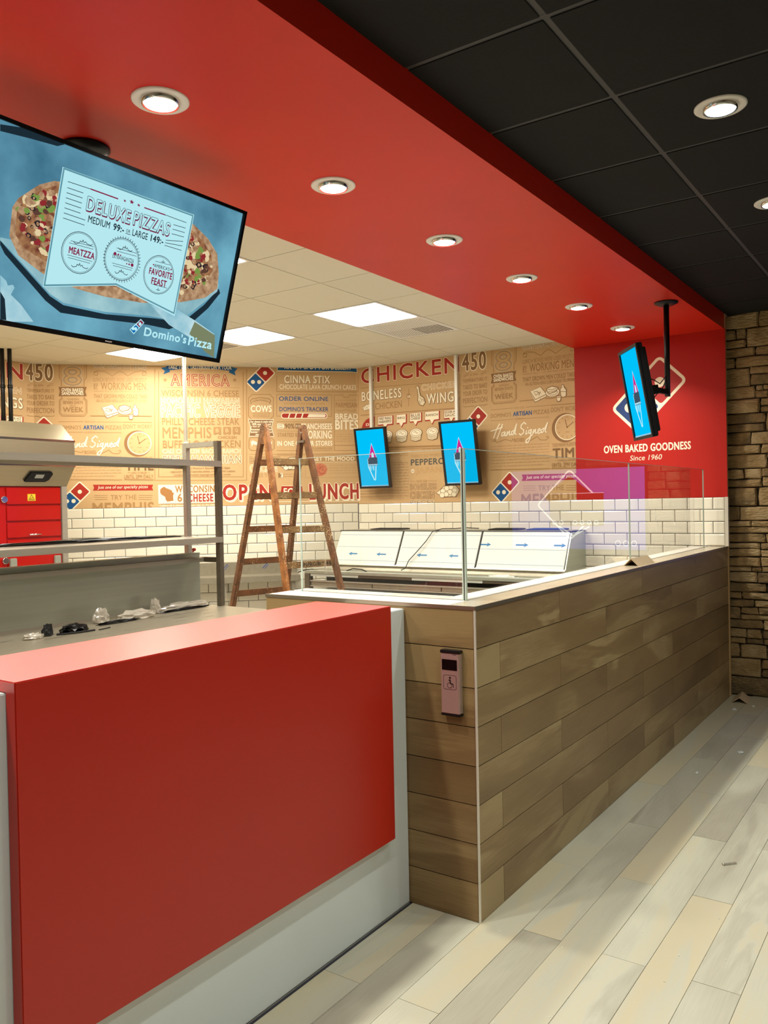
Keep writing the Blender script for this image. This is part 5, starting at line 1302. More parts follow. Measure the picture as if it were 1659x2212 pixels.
# ------------------------------------------------------------------ small portrait screens
DESK = {'c': emit('desk_cyan', (0, 190, 246), S_ * 1.05), 'w': emit('desk_white', (200, 244, 255), S_), 'm': emit('desk_magenta', (206, 44, 140), S_), 'g': emit('desk_window', (64, 84, 100), S_), 's': emit('desk_bar', (150, 200, 226), S_), 'lc': emit('desk_pale', (150, 226, 250), S_)}
def desktop(w2, h2, sx, sy):
    """blue desktop with the stretched domino emblem and a dark dialog over its middle"""
    p = Print(); p.poly([(-w2, -h2), (w2, -h2), (w2, h2), (-w2, h2)], 'c')
    X = lambda a, b: (a * sx, b * sy)
    p.poly([X(0.02, 0.50), X(0.30, 0.04), X(0.27, -0.02), X(0.20, -0.06), X(-0.26, -0.06), X(-0.27, -0.02)], 'w'); p.poly([X(0.02, 0.46), X(0.27, 0.03), X(0.22, -0.03), X(-0.22, -0.03), X(-0.24, 0.0)], 'm')
    p.circle(*X(0.03, 0.06), 0.085 * sx, 'w', 0.13 * sy / (0.085 * sx)); p.circle(*X(0.03, -0.02), 0.085 * sx, 'w', 0.08 * sy / (0.085 * sx))
    p.line([X(-0.34, -0.02), X(-0.34, -0.30), X(-0.02, -0.72), X(0.06, -0.72), X(0.22, -0.20)], 'w', 0.012 * sx / 0.17)
    for a in (-0.20, 0.0): p.circle(*X(a, -0.30), 0.075 * sx, 'lc', 0.12 * sy / (0.075 * sx))
    p.poly([X(-0.34, -0.25), X(0.34, -0.25), X(0.34, 0.02), X(-0.34, 0.02)], 'g'); p.poly([X(-0.34, -0.24), X(0.34, -0.24), X(0.34, -0.20), X(-0.34, -0.20)], 's')
    for i in range(6): p.circle(*X(-0.28 + 0.11 * i, -0.215), 0.03 * sx, 'w', 1, 0, 10)
    p.circle(*X(-0.27, -0.01), 0.025 * sx, 'w', 1, 0, 8)
    p.poly([(-w2, -h2), (w2, -h2), (w2, -h2 * 0.965), (-w2, -h2 * 0.965)], 's')
    for i in range(4): p.k -= 1; p.poly([(-w2 * (0.95 - 0.12 * i), -h2 * 0.995), (-w2 * (0.90 - 0.12 * i), -h2 * 0.995), (-w2 * (0.90 - 0.12 * i), -h2 * 0.97), (-w2 * (0.95 - 0.12 * i), -h2 * 0.97)], 'w')
    return p
def portrait(label, loc, yaw, tilt, name='portrait_screen'):
    t = thing(name, label, 'screen', loc, (tilt, 0, yaw + math.pi / 2), group='small portrait screens with a blue desktop')
    w, h = 0.189, 0.304
    MB().box((-w, 0.0, -h), (w, 0.03, h)).box((-w + 0.02, 0.03, -h + 0.03), (w - 0.02, 0.055, h - 0.03)).build('back_shell', 'black', t, bevel=0.005, local=True)
    b = MB(); m = 0.020
    b.box((-w, -0.012, h - m), (w, 0.002, h)).box((-w, -0.012, -h), (w, 0.002, -h + m)).box((-w, -0.012, -h + m), (-w + m, 0.002, h - m)).box((w - m, -0.012, -h + m), (w, 0.002, h - m)); b.build('bezel', 'black', t, local=True)
    desktop(w - m, h - m, 0.169, 0.304).place('display', lambda u, v, l: (u, -0.001 - l, v), t, DESK)
    return t
t = portrait('portrait screen with blue desktop on the mural wall, left of the two', (6.77, 4.80, 2.05), math.pi, R(8.4)); MB().box((-0.05, 0.05, -0.05), (0.05, 0.194, 0.05)).build('wall_bracket', 'black', t, local=True)
t = portrait('portrait screen with blue desktop on the mural wall, nearer one behind the glass corner', (6.77, 3.80, 2.05), math.pi, R(10.3)); MB().box((-0.05, 0.05, -0.05), (0.05, 0.193, 0.05)).build('wall_bracket', 'black', t, local=True)
portrait('portrait screen seen almost edge on, on the black ceiling pole before the red wall', (5.448, 1.722, 2.2875), R(125.4), R(9.6), 'hanging_screen')
t = thing('pole_mount', 'black pole mount hanging from the red bulkhead, carrying the edge-on screen', 'mount', (5.752, 1.605, 2.925))
MB().lathe([(0.0, 0.0), (0.078, 0.0), (0.078, -0.008), (0.05, -0.022), (0.0, -0.022)], (5.752, 1.605, 2.925), 32).build('ceiling_plate', 'black', t)
MB().cyl((5.752, 1.605, 2.905), (5.752, 1.605, 2.285), 0.0185).build('pole', 'black', t)
MB().beam((5.752, 1.605, 2.315), (5.545, 1.650, 2.315), (0, 0, 1), 0.035, 0.03).build('arm', 'black', t, bevel=0.003)
MB().beam((5.545, 1.610, 2.315), (5.4812, 1.6762, 2.301), (0, 0, 1), 0.06, 0.03).build('tilt_head', 'black', t, bevel=0.003)
MB().tube([(5.745, 1.606, 2.43), (5.70, 1.64, 2.37), (5.62, 1.66, 2.39), (5.54, 1.70, 2.40)], 0.0035).tube([(5.745, 1.606, 2.41), (5.69, 1.62, 2.34), (5.60, 1.65, 2.27), (5.53, 1.70, 2.30)], 0.0035).build('cable', 'black_matte', t)
for y, lb, z0 in ((4.928, 'white cable trunking running down the mural to the left portrait screen', 2.30), (3.923, 'white cable trunking running down the mural to the right portrait screen', 2.30)):
    t = thing('cable_trunking', lb, 'trunking', (6.945, y, z0), group='white trunking on the mural')
    MB().box((6.932, y - 0.0155, 2.05), (6.966, y + 0.0155, 3.003)).build('trunking_channel', 'white_metal', t, bevel=0.002)
# landscape display on the stone wall just outside the frame: the glass mirrors it
t = thing('wall_display', 'landscape display with a lilac desktop on the stone wall, mirrored in the glass', 'screen', (7.035, 0.475, 1.51), (0, 0, -math.pi / 2))
MB().box((-0.635, 0.0, -0.37), (0.635, 0.05, 0.37)).build('back_shell', 'black', t, local=True, bevel=0.004)
MIR = {'c': emit('mirror_lilac', (120, 130, 255), 0.95), 'w': emit('mirror_white', (240, 246, 255), 2.4), 'g': emit('mirror_dark', (16, 14, 16), 1.0), 'm': MATS['desk_magenta']}
pr = Print(); pr.poly([(-0.62, -0.355), (0.62, -0.355), (0.62, 0.355), (-0.62, 0.355)], 'c')
dm = lambda cx, cy, r, k: [(cx + r * math.cos(R(a)) + k * math.cos(R(a + s)), cy + r * math.sin(R(a)) + k * math.sin(R(a + s))) for a in (0, 90, 180, 270) for s in (-45, -20, 0, 20, 45)]
pr.poly([(0.05, -0.13), (0.30, 0.12), (0.05, 0.30), (-0.20, 0.10)], 'g')
pr.line(dm(0.05, 0.04, 0.27, 0.03), 'w', 0.014, True); pr.line([(-0.21, 0.05), (-0.12, -0.16), (0.02, -0.24), (0.16, -0.15)], 'w', 0.012)
pr.poly([(-0.26, -0.15), (0.24, -0.15), (0.24, 0.14), (-0.26, 0.14)], 'g'); pr.line([(-0.26, 0.14), (0.24, 0.14)], 'w', 0.004)
for i in (0, 1, 3, 4, 5, 6): pr.circle(0.20 - 0.065 * i, -0.12, 0.018, 'w', 1, 0.005, 14)
for i in range(3): pr.circle(-0.52 + 0.07 * i, -0.30, 0.022, 'w', 1, 0.005, 14)
pr.place('display', lambda u, v, l: (u, -0.001 - l, v), t, MIR)

# ------------------------------------------------------------------ prep table, rack, debris
TZ = 0.90
t = thing('prep_table', 'long stainless prep table with an upright steel back panel, film still on', 'table', (2.4, 4.1, 0))
MB().box((0.9, 3.66, TZ - 0.04), (4.13, 4.50, TZ)).build('tabletop', 'steel_film', t, bevel=0.004)
MB().box((0.9, 4.445, TZ), (4.112, 4.468, 1.262)).box((0.9, 4.440, 1.262), (4.112, 4.515, 1.272)).build('back_panel', 'steel_soft', t, bevel=0.002)
MB().box((0.9, 4.430, TZ), (4.112, 4.445, TZ + 0.012)).build('sealing_strip', 'steel', t)
for x, y in ((1.0, 3.72), (1.0, 4.40), (2.55, 3.72), (2.55, 4.40), (4.07, 3.72), (4.07, 4.40)): MB().box((x - 0.02, y - 0.02, 0), (x + 0.02, y + 0.02, TZ - 0.04)).build('leg', 'steel', t)
MB().box((1.0, 3.75, 0.22), (4.07, 4.40, 0.25)).build('undershelf', 'steel_soft', t)
rr = random.Random(8); pr = Print()
for i in range(60):
    x, y = rr.uniform(2.0, 4.0), 3.78 + 0.13 * rr.randrange(5); l = rr.uniform(0.05, 0.16); pr.k = 0
    for s in range(4): pr.k = 0; pr.line([(x + l * s / 4, y), (x + l * (s + 0.7) / 4, y + 0.001)], 'f', 0.008)
tag(pr.place('film_print', lambda u, v, l: (u, v, TZ + 0.0004 + l), t, {'f': MATS['film_print']}, local=False), 'faint grey print rows on the film', kind='stuff')
t = thing('shelf_rack', 'square-tube steel rack with two shelves over the prep table, left side', 'rack', (2.7, 4.41, TZ))
XR, YF, YB = 4.125, 4.255, 4.577; p = 0.02
for x in (XR, 1.30):
    MB().box((x - p, YF - p, TZ + 0.0006), (x + p, YF + p, 2.056)).build('post', 'steel_dark' if x > 2 else 'steel', t, bevel=0.002)
    MB().box((x - p, YB - p, 1.205), (x + p, YB + p, 2.056)).build('post', 'steel', t, bevel=0.002)
    MB().box((x - p, YF + p, 2.020), (x + p, YB - p, 2.056)).build('top_rail', 'steel', t, bevel=0.002)
    MB().box((x - p, YF + p, 1.205), (x + p, 4.44, 1.240)).build('side_rail', 'steel_dark', t, bevel=0.002)
MB().box((1.30, 4.390, 1.206), (XR - p, 4.430, 1.238)).build('long_rail', 'steel', t, bevel=0.002)
MB().box((1.28, YF - p - 0.004, 1.874), (XR + 0.008, YF - p, 1.915)).box((1.28, YF - p, 1.907), (XR + 0.008, YB + p, 1.915)).box((1.28, YB + p, 1.874), (XR + 0.008, YB + p + 0.004, 1.915)).build('upper_shelf', 'steel', t)
MB().box((1.28, YF - p - 0.004, 1.345), (XR + 0.008, YF - p, 1.384)).box((1.28, YF - p, 1.376), (XR + 0.008, YB + p, 1.384)).box((1.28, YB + p, 1.345), (XR + 0.008, YB + p + 0.004, 1.384)).build('lower_shelf', 'steel', t)
MB().tube([(XR + 0.03, YB - 0.01, 1.262), (XR + 0.035, YB - 0.02, 1.285)], 0.006).tube([(XR + 0.045, YB - 0.02, 1.287), (XR + 0.028, YB - 0.02, 1.287)], 0.012).build('red_knob', 'oven_red', t)
t = thing('ceiling_pole', 'slim pale pole from the rear rack post up to the kitchen ceiling', 'pole', (XR, YB, 2.056))
MB().cyl((XR, YB, 2.056), (XR, YB, 3.003), 0.0135).build('tube', 'white_metal', t); MB().cyl((XR, YB, 2.056), (XR, YB, 2.064), 0.019).build('foot_flange', 'white_metal', t)
def crumple(name, label, c, s, m, seed, group=None, flat=0.5, cat='plastic film'):
    r_ = random.Random(seed); bm = bmesh.new(); bmesh.ops.create_icosphere(bm, subdivisions=3, radius=1)
    ph = [(r_.uniform(2, 7), r_.uniform(2, 7), r_.uniform(2, 7), r_.uniform(0, 6)) for _ in range(7)]
    for v in bm.verts:
        d = sum(abs(math.sin(v.co.x * a + v.co.y * b + v.co.z * q + f)) for a, b, q, f in ph) / 7
        k = 0.35 + d + r_.uniform(-0.12, 0.12); v.co = Vector((v.co.x * s[0] * k, v.co.y * s[1] * k, max(v.co.z, -0.25) * s[2] * k))
    zmin = min(v.co.z for v in bm.verts)
    for v in bm.verts: v.co.z -= zmin
    me = bpy.data.meshes.new(name); bm.to_mesh(me); bm.free(); me.materials.append(MATS[m])
    o = bpy.data.objects.new(name, me); COL.objects.link(o); o.location = c
    return tag(o, label, cat, group)
G1 = 'packing scraps on the prep table'
crumple('plastic_scrap', 'long heap of clear wrinkled film at the far end of the prep table', (3.88, 4.36, TZ + 0.0012), (0.21, 0.035, 0.035), 'plastic_film', 1, G1)
crumple('plastic_scrap', 'upright clump of clear film near the middle of the scrap row', (3.62, 4.345, TZ + 0.0012), (0.036, 0.03, 0.075), 'plastic_film', 2, G1)
crumple('plastic_scrap', 'flat torn sheet of clear film hanging over the scrap row', (3.42, 4.28, TZ + 0.0012), (0.13, 0.07, 0.04), 'plastic_film', 3, G1)
crumple('plastic_scrap', 'small peak of clear film beside the black scraps', (3.165, 4.30, TZ + 0.0012), (0.05, 0.04, 0.065), 'plastic_film', 4, G1)
crumple('plastic_scrap', 'smallest clear film scrap at the left end of the table', (2.595, 4.115, TZ + 0.0012), (0.055, 0.03, 0.022), 'plastic_film', 5, G1)
crumple('black_scrap', 'crumpled black wrapper lying alone on the prep table', (2.86, 4.135, TZ + 0.0012), (0.085, 0.05, 0.035), 'black_gloss', 6, G1, cat='wrapper')
crumple('black_scrap', 'pointed black scrap near the left end of the table', (2.695, 4.135, TZ + 0.0012), (0.03, 0.02, 0.05), 'black_matte', 7, G1, cat='wrapper')
crumple('black_scrap', 'long thin black strip beside the clear film', (3.22, 4.205, TZ + 0.0012), (0.14, 0.016, 0.014), 'black_gloss', 8, G1, cat='wrapper')
crumple('black_scrap', 'short black strip under the far heap of film', (3.85, 4.31, TZ + 0.0012), (0.20, 0.014, 0.012), 'black_gloss', 9, G1, cat='wrapper')
tag(MB().tube([(2.73, 4.105, TZ + .006), (2.79, 4.075, TZ + .006), (2.86, 4.062, TZ + .006), (2.945, 4.058, TZ + .006)], 0.005).build('black_cable', 'black_matte'), 'bit of thin black cable trailing from the crumpled black wrapper', 'cable')
tag(MB().beam((2.97, 4.055, TZ + .003), (3.06, 4.075, TZ + .003), (0, 0, 1), 0.005, 0.007).build('black_stick', 'black_matte'), 'short straight black stick lying right of the black wrapper', 'stick')
crumple('black_film_strip', 'strip of torn black film lying along the lower rack shelf', (3.25, 4.52, 1.3862), (0.72, 0.028, 0.018), 'black_gloss', 10, cat='film')

# ------------------------------------------------------------------ pizza oven at the left wall
t = thing('pizza_oven', 'conveyor pizza oven with steel hood and glossy red doors at far left', 'oven', (3.45, 6.6, 0))
OX0, OX1 = 2.55, 4.250
prof = [(6.24, 2.315), (6.07, 2.165), (6.07, 1.955), (6.19, 1.792), (7.05, 1.792), (7.05, 2.315)]
MB().prism([(OX0, y, z) for y, z in prof], (OX1 - OX0, 0, 0)).build('hood', 'hood_steel', t, bevel=0.003)
MB().box((OX0, 6.064, 2.158), (OX1, 6.074, 2.172)).box((OX0, 6.064, 1.950), (OX1, 6.074, 1.966)).build('hood_edge', 'chrome', t)
MB().box((OX0, 6.21, 0.35), (OX1 - 0.056, 7.05, 1.79)).build('cabinet', 'oven_red', t)
MB().box((OX1 - 0.056, 6.185, 0.30), (OX1 - 0.004, 7.05, 1.792)).build('corner_post', 'steel', t, bevel=0.003)
for z0, z1 in ((1.640, 1.782), (1.508, 1.632), (1.372, 1.500), (1.238, 1.364), (1.05, 1.225)):
    d = MB().box((3.705, 6.195, z0 + 0.004), (OX1 - 0.060, 6.212, z1 - 0.004)).build('door_panel', 'oven_red', t, bevel=0.004)
    if abs(z0 - 1.372) < 1e-6: MB().cyl((3.885, 6.175, 1.398), (3.990, 6.175, 1.398), 0.006).cyl((3.895, 6.175, 1.398), (3.895, 6.196, 1.398), 0.004).cyl((3.980, 6.175, 1.398), (3.980, 6.196, 1.398), 0.004).build('handle', 'chrome', d)
MB().box((3.25, 6.190, 1.05), (3.698, 6.212, 1.742)).build('side_door', 'oven_red', t, bevel=0.004)
for z in (1.685, 1.20, 1.09): MB().cyl((3.675, 6.19, z), (3.675, 6.165, z), 0.026, 20).build('knob', 'chrome', t, bevel=0.002)
for x in (3.745, 4.14): MB().box((x - 0.03, 6.175, 1.10), (x + 0.03, 6.197, 1.215)).build('latch', 'steel_soft', t, bevel=0.005)
n = Vector((0, -0.163, -0.12)).normalized(); up = Vector((0, -0.12, 0.163)).normalized(); c0 = Vector((3.945, 6.13, 1.8735)) + n * 0.004
q = [c0 + Vector((a, 0, 0)) + up * b for a, b in ((-0.118, -0.045), (-0.085, 0.045), (0.10, 0.048), (0.118, 0.03), (0.10, -0.03), (0.07, -0.05), (-0.10, -0.052))]
MB().prism(q, n * 0.014).build('control_panel', 'black_gloss', t, bevel=0.003)
s = c0 + n * 0.0145; MB().prism([s + Vector((a, 0, 0)) + up * b for a, b in ((-0.04, -0.01), (0.035, -0.01), (0.04, 0.025), (-0.035, 0.025))], n * 0.001).build('control_display', 'blade', t)
kb = MB()
for i in range(7): kb.prism([s + Vector((-0.07 + 0.02 * i + a, 0, 0)) + up * (b - 0.03) for a, b in ((0, 0), (0.009, 0), (0.009, 0.006), (0, 0.006))], n * 0.002)
kb.build('control_keys', 'dark_grey', t)
pr = Print(); pr.poly([(3.888, 1.672), (3.958, 1.672), (3.958, 1.728), (3.888, 1.728)], 'y'); pr.line([(3.896, 1.678), (3.950, 1.678), (3.923, 1.722)], 'k', 0.004, True); pr.line([(3.910, 1.687), (3.918, 1.696), (3.926, 1.694), (3.936, 1.699)], 'k', 0.004); pr.line([(3.908, 1.684), (3.938, 1.684)], 'k', 0.003)
pr.place('warning_sticker', lambda u, v, l: (u, 6.1945 - l, v), t, {'y': MATS['hazard'], 'k': MATS['black']}, local=False)['label'] = 'yellow hot surface warning sticker'
for x, y in ((3.0, 6.3), (4.15, 6.3), (3.0, 7.0), (4.15, 7.0)): MB().cyl((x, y, 0), (x, y, 0.36), 0.03).build('leg', 'steel', t)
for i, (x, y, lb) in enumerate(((4.060, 6.80, 'left of two black vertical pipes from oven hood to ceiling'), (4.105, 6.76, 'right of two black vertical pipes from oven hood to ceiling'))):
    tt = thing('flue_pipe', lb, 'pipe', (x, y, 2.315), group='black pipes over the oven'); MB().cyl((x, y, 2.315), (x, y, 3.003), 0.0185).build('pipe', 'black', tt); MB().cyl((x, y, 2.66), (x, y, 2.69), 0.0225).build('pipe_clamp', 'black', tt)

# ------------------------------------------------------------------ wall shelf (worktop) under the mural corner
t = thing('wall_worktop', 'narrow pale steel worktop with backsplash along the tiled diagonal wall', 'worktop', Vector((LX, LY, 0.90)) + UD * 2.0)
W = lambda s, dpt, z: Vector((LX, LY, z)) + UD * s + ND * dpt
def wbox(s0, s1, d0, d1, z0, z1): return [W(s0, d0, z0), W(s1, d0, z0), W(s1, d1, z0), W(s0, d1, z0)], Vector((0, 0, z1 - z0))
for nm, m_, a in (('backsplash', 'steel_film', (0.95, 2.50, 0.014, 0.028, 0.90, 1.028)), ('top', 'steel_film', (0.95, 2.50, 0.028, 0.33, 0.885, 0.905)), ('front_apron', 'steel_film', (0.95, 2.50, 0.33, 0.335, 0.845, 0.905))):
    q, e = wbox(*a); MB().prism(q, e).build(nm, m_, t, bevel=0.002)
for s in (1.05, 1.75, 2.42): q, e = wbox(s, s + 0.03, 0.014, 0.30, 0.70, 0.885); MB().prism(q, e).build('bracket', 'steel', t)
pr = Print()
for s in (1.75, 2.15, 2.35): pr.k = 0; pr.line([(s, 0.96), (s + 0.05, 1.01)], 'u', 0.007); pr.k = 0; pr.line([(s + 0.02, 0.955), (s + 0.06, 0.995)], 'u', 0.005)
tag(pr.place('film_print', lambda u, v, l: W(u, 0.0285 + l, v), t, {'u': MATS['tray_blue']}, local=False), kind='stuff')
tag(MB().tube([W(2.50, 0.12, 0.912), W(2.57, 0.14, 0.935), W(2.64, 0.15, 0.94), W(2.70, 0.16, 0.925)], 0.006).build('gas_hose', 'black_matte'), 'short black hose end sticking out beside the narrow worktop', 'hose')
MB()

# ------------------------------------------------------------------ step ladder
cx, cy, ph, LH, wt, wb, sp = 5.21, 4.593, -0.327, 2.20, 0.18, 0.30, 0.722
u = Vector((math.cos(ph), math.sin(ph), 0)); v = Vector((-math.sin(ph), math.cos(ph), 0)); c = Vector((cx, cy, 0)); ap = Vector((cx, cy, LH))
t = thing('step_ladder', 'old paint-spattered brown wooden step ladder standing behind the counters', 'ladder', (cx, cy, 0))
def wood_spatter(name, base, dark, amount):
    m, nt, b = newmat(name); N = nt.nodes.new; LK = nt.links.new; tc = N('ShaderNodeTexCoord')
    nz = N('ShaderNodeTexNoise'); nz.inputs['Scale'].default_value = 14; nz.inputs['Detail'].default_value = 6; LK(tc.outputs['Object'], nz.inputs['Vector'])
    cr = N('ShaderNodeValToRGB'); cr.color_ramp.elements[0].position = 0.35; cr.color_ramp.elements[0].color = lin(dark); cr.color_ramp.elements[1].position = 0.65; cr.color_ramp.elements[1].color = lin(base); LK(nz.outputs[0], cr.inputs[0])
    n2 = N('ShaderNodeTexNoise'); n2.inputs['Scale'].default_value = 120; n2.inputs['Detail'].default_value = 3; LK(tc.outputs['Object'], n2.inputs['Vector'])
    n3 = N('ShaderNodeTexNoise'); n3.inputs['Scale'].default_value = 5; LK(tc.outputs['Object'], n3.inputs['Vector'])
    k = N('ShaderNodeMath'); k.operation = 'MULTIPLY_ADD'; LK(n3.outputs[0], k.inputs[0]); k.inputs[1].default_value = 0.5; LK(n2.outputs[0], k.inputs[2])
    r1 = N('ShaderNodeMapRange'); r1.inputs['From Min'].default_value = 0.95 - amount; r1.inputs['From Max'].default_value = 0.99 - amount; LK(k.outputs[0], r1.inputs[0])
    mx = N('ShaderNodeMix'); mx.data_type = 'RGBA'; LK(r1.outputs[0], mx.inputs[0]); LK(cr.outputs[0], mx.inputs[6]); mx.inputs[7].default_value = lin((214, 188, 140)); LK(mx.outputs[2], b.inputs['Base Color'])
    b.inputs['Roughness'].default_value = 0.55
wood_spatter('ladder_light', (172, 110, 52), (128, 78, 36), 0.07); wood_spatter('ladder_dark', (122, 78, 42), (90, 56, 30), 0.055); wood_spatter('ladder_rung', (146, 114, 72), (112, 82, 48), 0.10)
TOP = LH + 0.06
legs = {'A0': (ap - u * wt, c - u * wb + v * sp), 'A1': (ap + u * wt, c + u * wb + v * sp), 'B0': (ap - u * wt, c - u * wb - v * sp), 'B1': (ap + u * wt, c + u * wb - v * sp)}
for k, (a, b) in legs.items():
    s = 0.012 * (1 if k[0] == 'A' else -1); off = v * s
    MB().beam(b, a + off + Vector((0, 0, 0.05)), v, 0.062, 0.034).build('stile', 'ladder_light' if k in ('B0',) else 'ladder_dark', t, bevel=0.004)
def on(k, z): a, b = legs[k]; return b + (a - b) * (z / LH)
for S in ('A', 'B'):
    for i in range(7):
        z = 0.29 + 0.277 * i
        if z > 2.0: continue
        p_, q_ = on(S + '0', z), on(S + '1', z); MB().beam(p_, q_, Vector((0, 0, 1)), 0.052, 0.024).build('rung', 'ladder_rung' if S == 'B' else 'ladder_dark', t, bevel=0.003)
for s in (-1, 1):
    q = ap + u * wt * s
    MB().prism([q + v * 0.045 + Vector((0, 0, -0.10)), q + v * 0.02 + Vector((0, 0, 0.07)), q - v * 0.02 + Vector((0, 0, 0.07)), q - v * 0.045 + Vector((0, 0, -0.10))], u * 0.022 * s).build('hinge_cheek', 'ladder_dark', t)
    MB().cyl(q - u * 0.02, q + u * 0.028, 0.010, 12).beam(q - v * 0.05 + Vector((0, 0, -0.07)), q + v * 0.05 + Vector((0, 0, -0.07)), Vector((0, 0, 1)), 0.02, 0.042).build('hinge', 'hinge', t)
rz = 0.29 + 0.277 * 3
p_, q_ = on('B0', rz), on('B1', rz); d = (q_ - p_).normalized(); nn = Vector((d.y, -d.x, 0)); L_ = (q_ - p_).length
pr = Print(); pr.text('ENERGIBIT AB', L_ * 0.34, -0.014, L_ * 0.93, 0.014, 'k', '')
pr.place('written_name', lambda a, b, l: p_ + d * a + nn * (0.0135 + l) + Vector((0, 0, b)), t, {'k': MATS['black_matte']}, local=False)
a0, b0 = legs['A0']; dl = (b0 - a0).normalized(); sd = dl.cross(v).normalized()
if sd.dot(Vector((-1, -1, 0))) < 0: sd = -sd
pr = Print(); pr.text('ENERGIBIT', 0.95, -0.012, 1.55, 0.014, 'k', '')
wv = sd.cross(dl).normalized()
pr.place('written_name', lambda x, y, l: a0 + dl * (2.30 - x) + wv * y + sd * (0.018 + l), t, {'k': MATS['black_matte']}, local=False)

# ------------------------------------------------------------------ refrigerated prep counter behind the glass
t = thing('prep_counter', 'steel refrigerated prep counter with sloped white covers marked by blue arrows', 'counter', (6.5, 3.9, 0))
MY0, MY1 = 2.665, 5.12
MB().box((6.05, MY0, 0.10), (6.94, 5.03, 0.80)).build('base_cabinet', 'steel_soft', t)
for x, y in ((6.08, 2.75), (6.88, 2.75), (6.08, 5.04), (6.88, 5.04)): MB().cyl((x, y, 0), (x, y, 0.11), 0.025).build('foot', 'black', t)
MB().prism([(6.50, MY0 + 0.02, 1.00), (6.46, MY0 + 0.02, 0.93), (6.44, MY0 + 0.02, 0.79), (6.94, MY0 + 0.02, 0.79), (6.94, MY0 + 0.02, 1.00)], (0, MY1 - MY0 - 0.02, 0)).build('rear_riser', 'steel_film', t)
# front rim, open front with drawer rails, deck behind
FY = 5.087
MB().box((6.02, MY0, 0.947), (6.12, FY, 0.973)).build('front_rim', 'steel_soft', t, bevel=0.002)
MB().box((6.02, 5.030, 0.10), (6.08, FY, 0.946)).build('corner_post', 'steel_dark', t, bevel=0.002)
MB().box((6.28, MY0, 0.80), (6.30, 5.03, 0.946)).build('recess_back', 'dark_grey', t)
MB().box((6.12, MY0, 0.930), (6.46, MY1, 0.950)).build('deck', 'steel_soft', t)
MB().box((6.36, MY0, 0.950), (6.385, MY1, 0.962)).build('deck_rail', 'steel', t, bevel=0.002)
for ya, yb, m_ in ((4.468, 5.026, 'cover_white'), (3.895, 4.464, 'steel_dark'), (3.20, 3.890, 'cover_white'), (MY0, 3.196, 'steel_dark')): MB().box((6.036, ya, 0.922), (6.05, yb, 0.944)).build('front_strip', m_, t, bevel=0.001)
for z0, m_ in ((0.872, 'steel'), (0.824, 'steel')): MB().box((6.028, MY0, z0), (6.07, 5.03, z0 + 0.012)).build('drawer_rail', m_, t, bevel=0.002)
for ya, yb in ((4.32, 5.026), (3.60, 4.31), (MY0, 3.59)): MB().box((6.040, ya, 0.838), (6.055, yb, 0.872)).build('drawer_front', 'steel_film', t, bevel=0.002)
# hood: top, end panel, three covers
MB().box((6.645, MY0, 1.318), (6.955, MY1, 1.332)).build('top_shelf', 'steel_film', t, bevel=0.002)
MB().prism([(6.652, MY0, 1.330), (6.487, MY0, 0.992), (6.955, MY0, 0.975), (6.955, MY0, 1.330)], (0, 0.012, 0)).build('end_panel', 'steel_soft', t)
MB().prism([(6.652, MY1 - 0.012, 1.318), (6.487, MY1 - 0.012, 0.992), (6.94, MY1 - 0.012, 0.975), (6.94, MY1 - 0.012, 1.318)], (0, 0.012, 0)).build('end_panel', 'steel_soft', t)
sl = Vector((6.487 - 6.650, 0, 1.000 - 1.322)); sn_ = Vector((sl.z, 0, -sl.x)).normalized()
if sn_.x > 0: sn_ = -sn_
o0 = Vector((6.650, 0, 1.322)); SLN = sl.length; sl_ = sl.normalized()
for (ya, yb), arrows, ai in zip(((4.362, MY1 - 0.012), (3.512, 4.348), (MY0 + 0.014, 3.498)), (((4.94, 4.833), (4.605, 4.492)), ((4.145, 4.032), (3.80, 3.70)), ((3.393, 3.50), (3.034, 3.154), (2.690, 2.80))), (0, 0, 1)):
    cv = MB().prism([o0 + Vector((0, ya, 0)) + sn_ * 0.0, o0 + sl + Vector((0, ya, 0)), o0 + sl + Vector((0, yb, 0)), o0 + Vector((0, yb, 0))], sn_ * 0.012).build('cover', 'cover_white', t, bevel=0.003)
    pr = Print()
    for vv in (0.045, 0.175, 0.318): pr.line([(-yb + 0.01, -vv), (-ya - 0.01, -vv)], 'l', 0.005)
    for tip, tail in arrows:
        vv = -(1.322 - (1.100 if ai == 0 else 1.204)) / (1.322 - 1.0) * SLN; sg = 1 if -tip > -tail else -1
        a, b = -tail, -tip; pr.poly([(a, vv - 0.007), (b - sg * 0.03, vv - 0.007), (b - sg * 0.03, vv + 0.007), (a, vv + 0.007)], 'a')
        pr.poly([(b, vv), (b - sg * 0.045, vv + 0.021), (b - sg * 0.032, vv), (b - sg * 0.045, vv - 0.021)], 'a')
    pr.place('printed_arrows', lambda a, b, l: o0 + Vector((0, -a, 0)) + sl_ * (-b) + sn_ * (0.0122 + l), cv, {'l': MATS['line_blue'], 'a': MATS['arrow_blue']}, local=False)
for y in (4.355, 3.505): MB().beam(o0 + Vector((0, y, 0)) + sn_ * 0.014, o0 + sl + Vector((0, y, 0)) + sn_ * 0.014, (0, 1, 0), 0.010, 0.012).build('divider', 'dark_grey', t)
MB().beam(o0 + sl + Vector((0, MY0, 0)) + sn_ * 0.004, o0 + sl + Vector((0, MY1, 0)) + sn_ * 0.004, sl_, 0.016, 0.024).build('lower_edge', 'trim_metal', t)
MB().beam(o0 + Vector((0, MY0, -0.002)) + sn_ * 0.008, o0 + Vector((0, MY1, -0.002)) + sn_ * 0.008, sl_, 0.008, 0.02).build('hinge_rail', 'dark_grey', t)
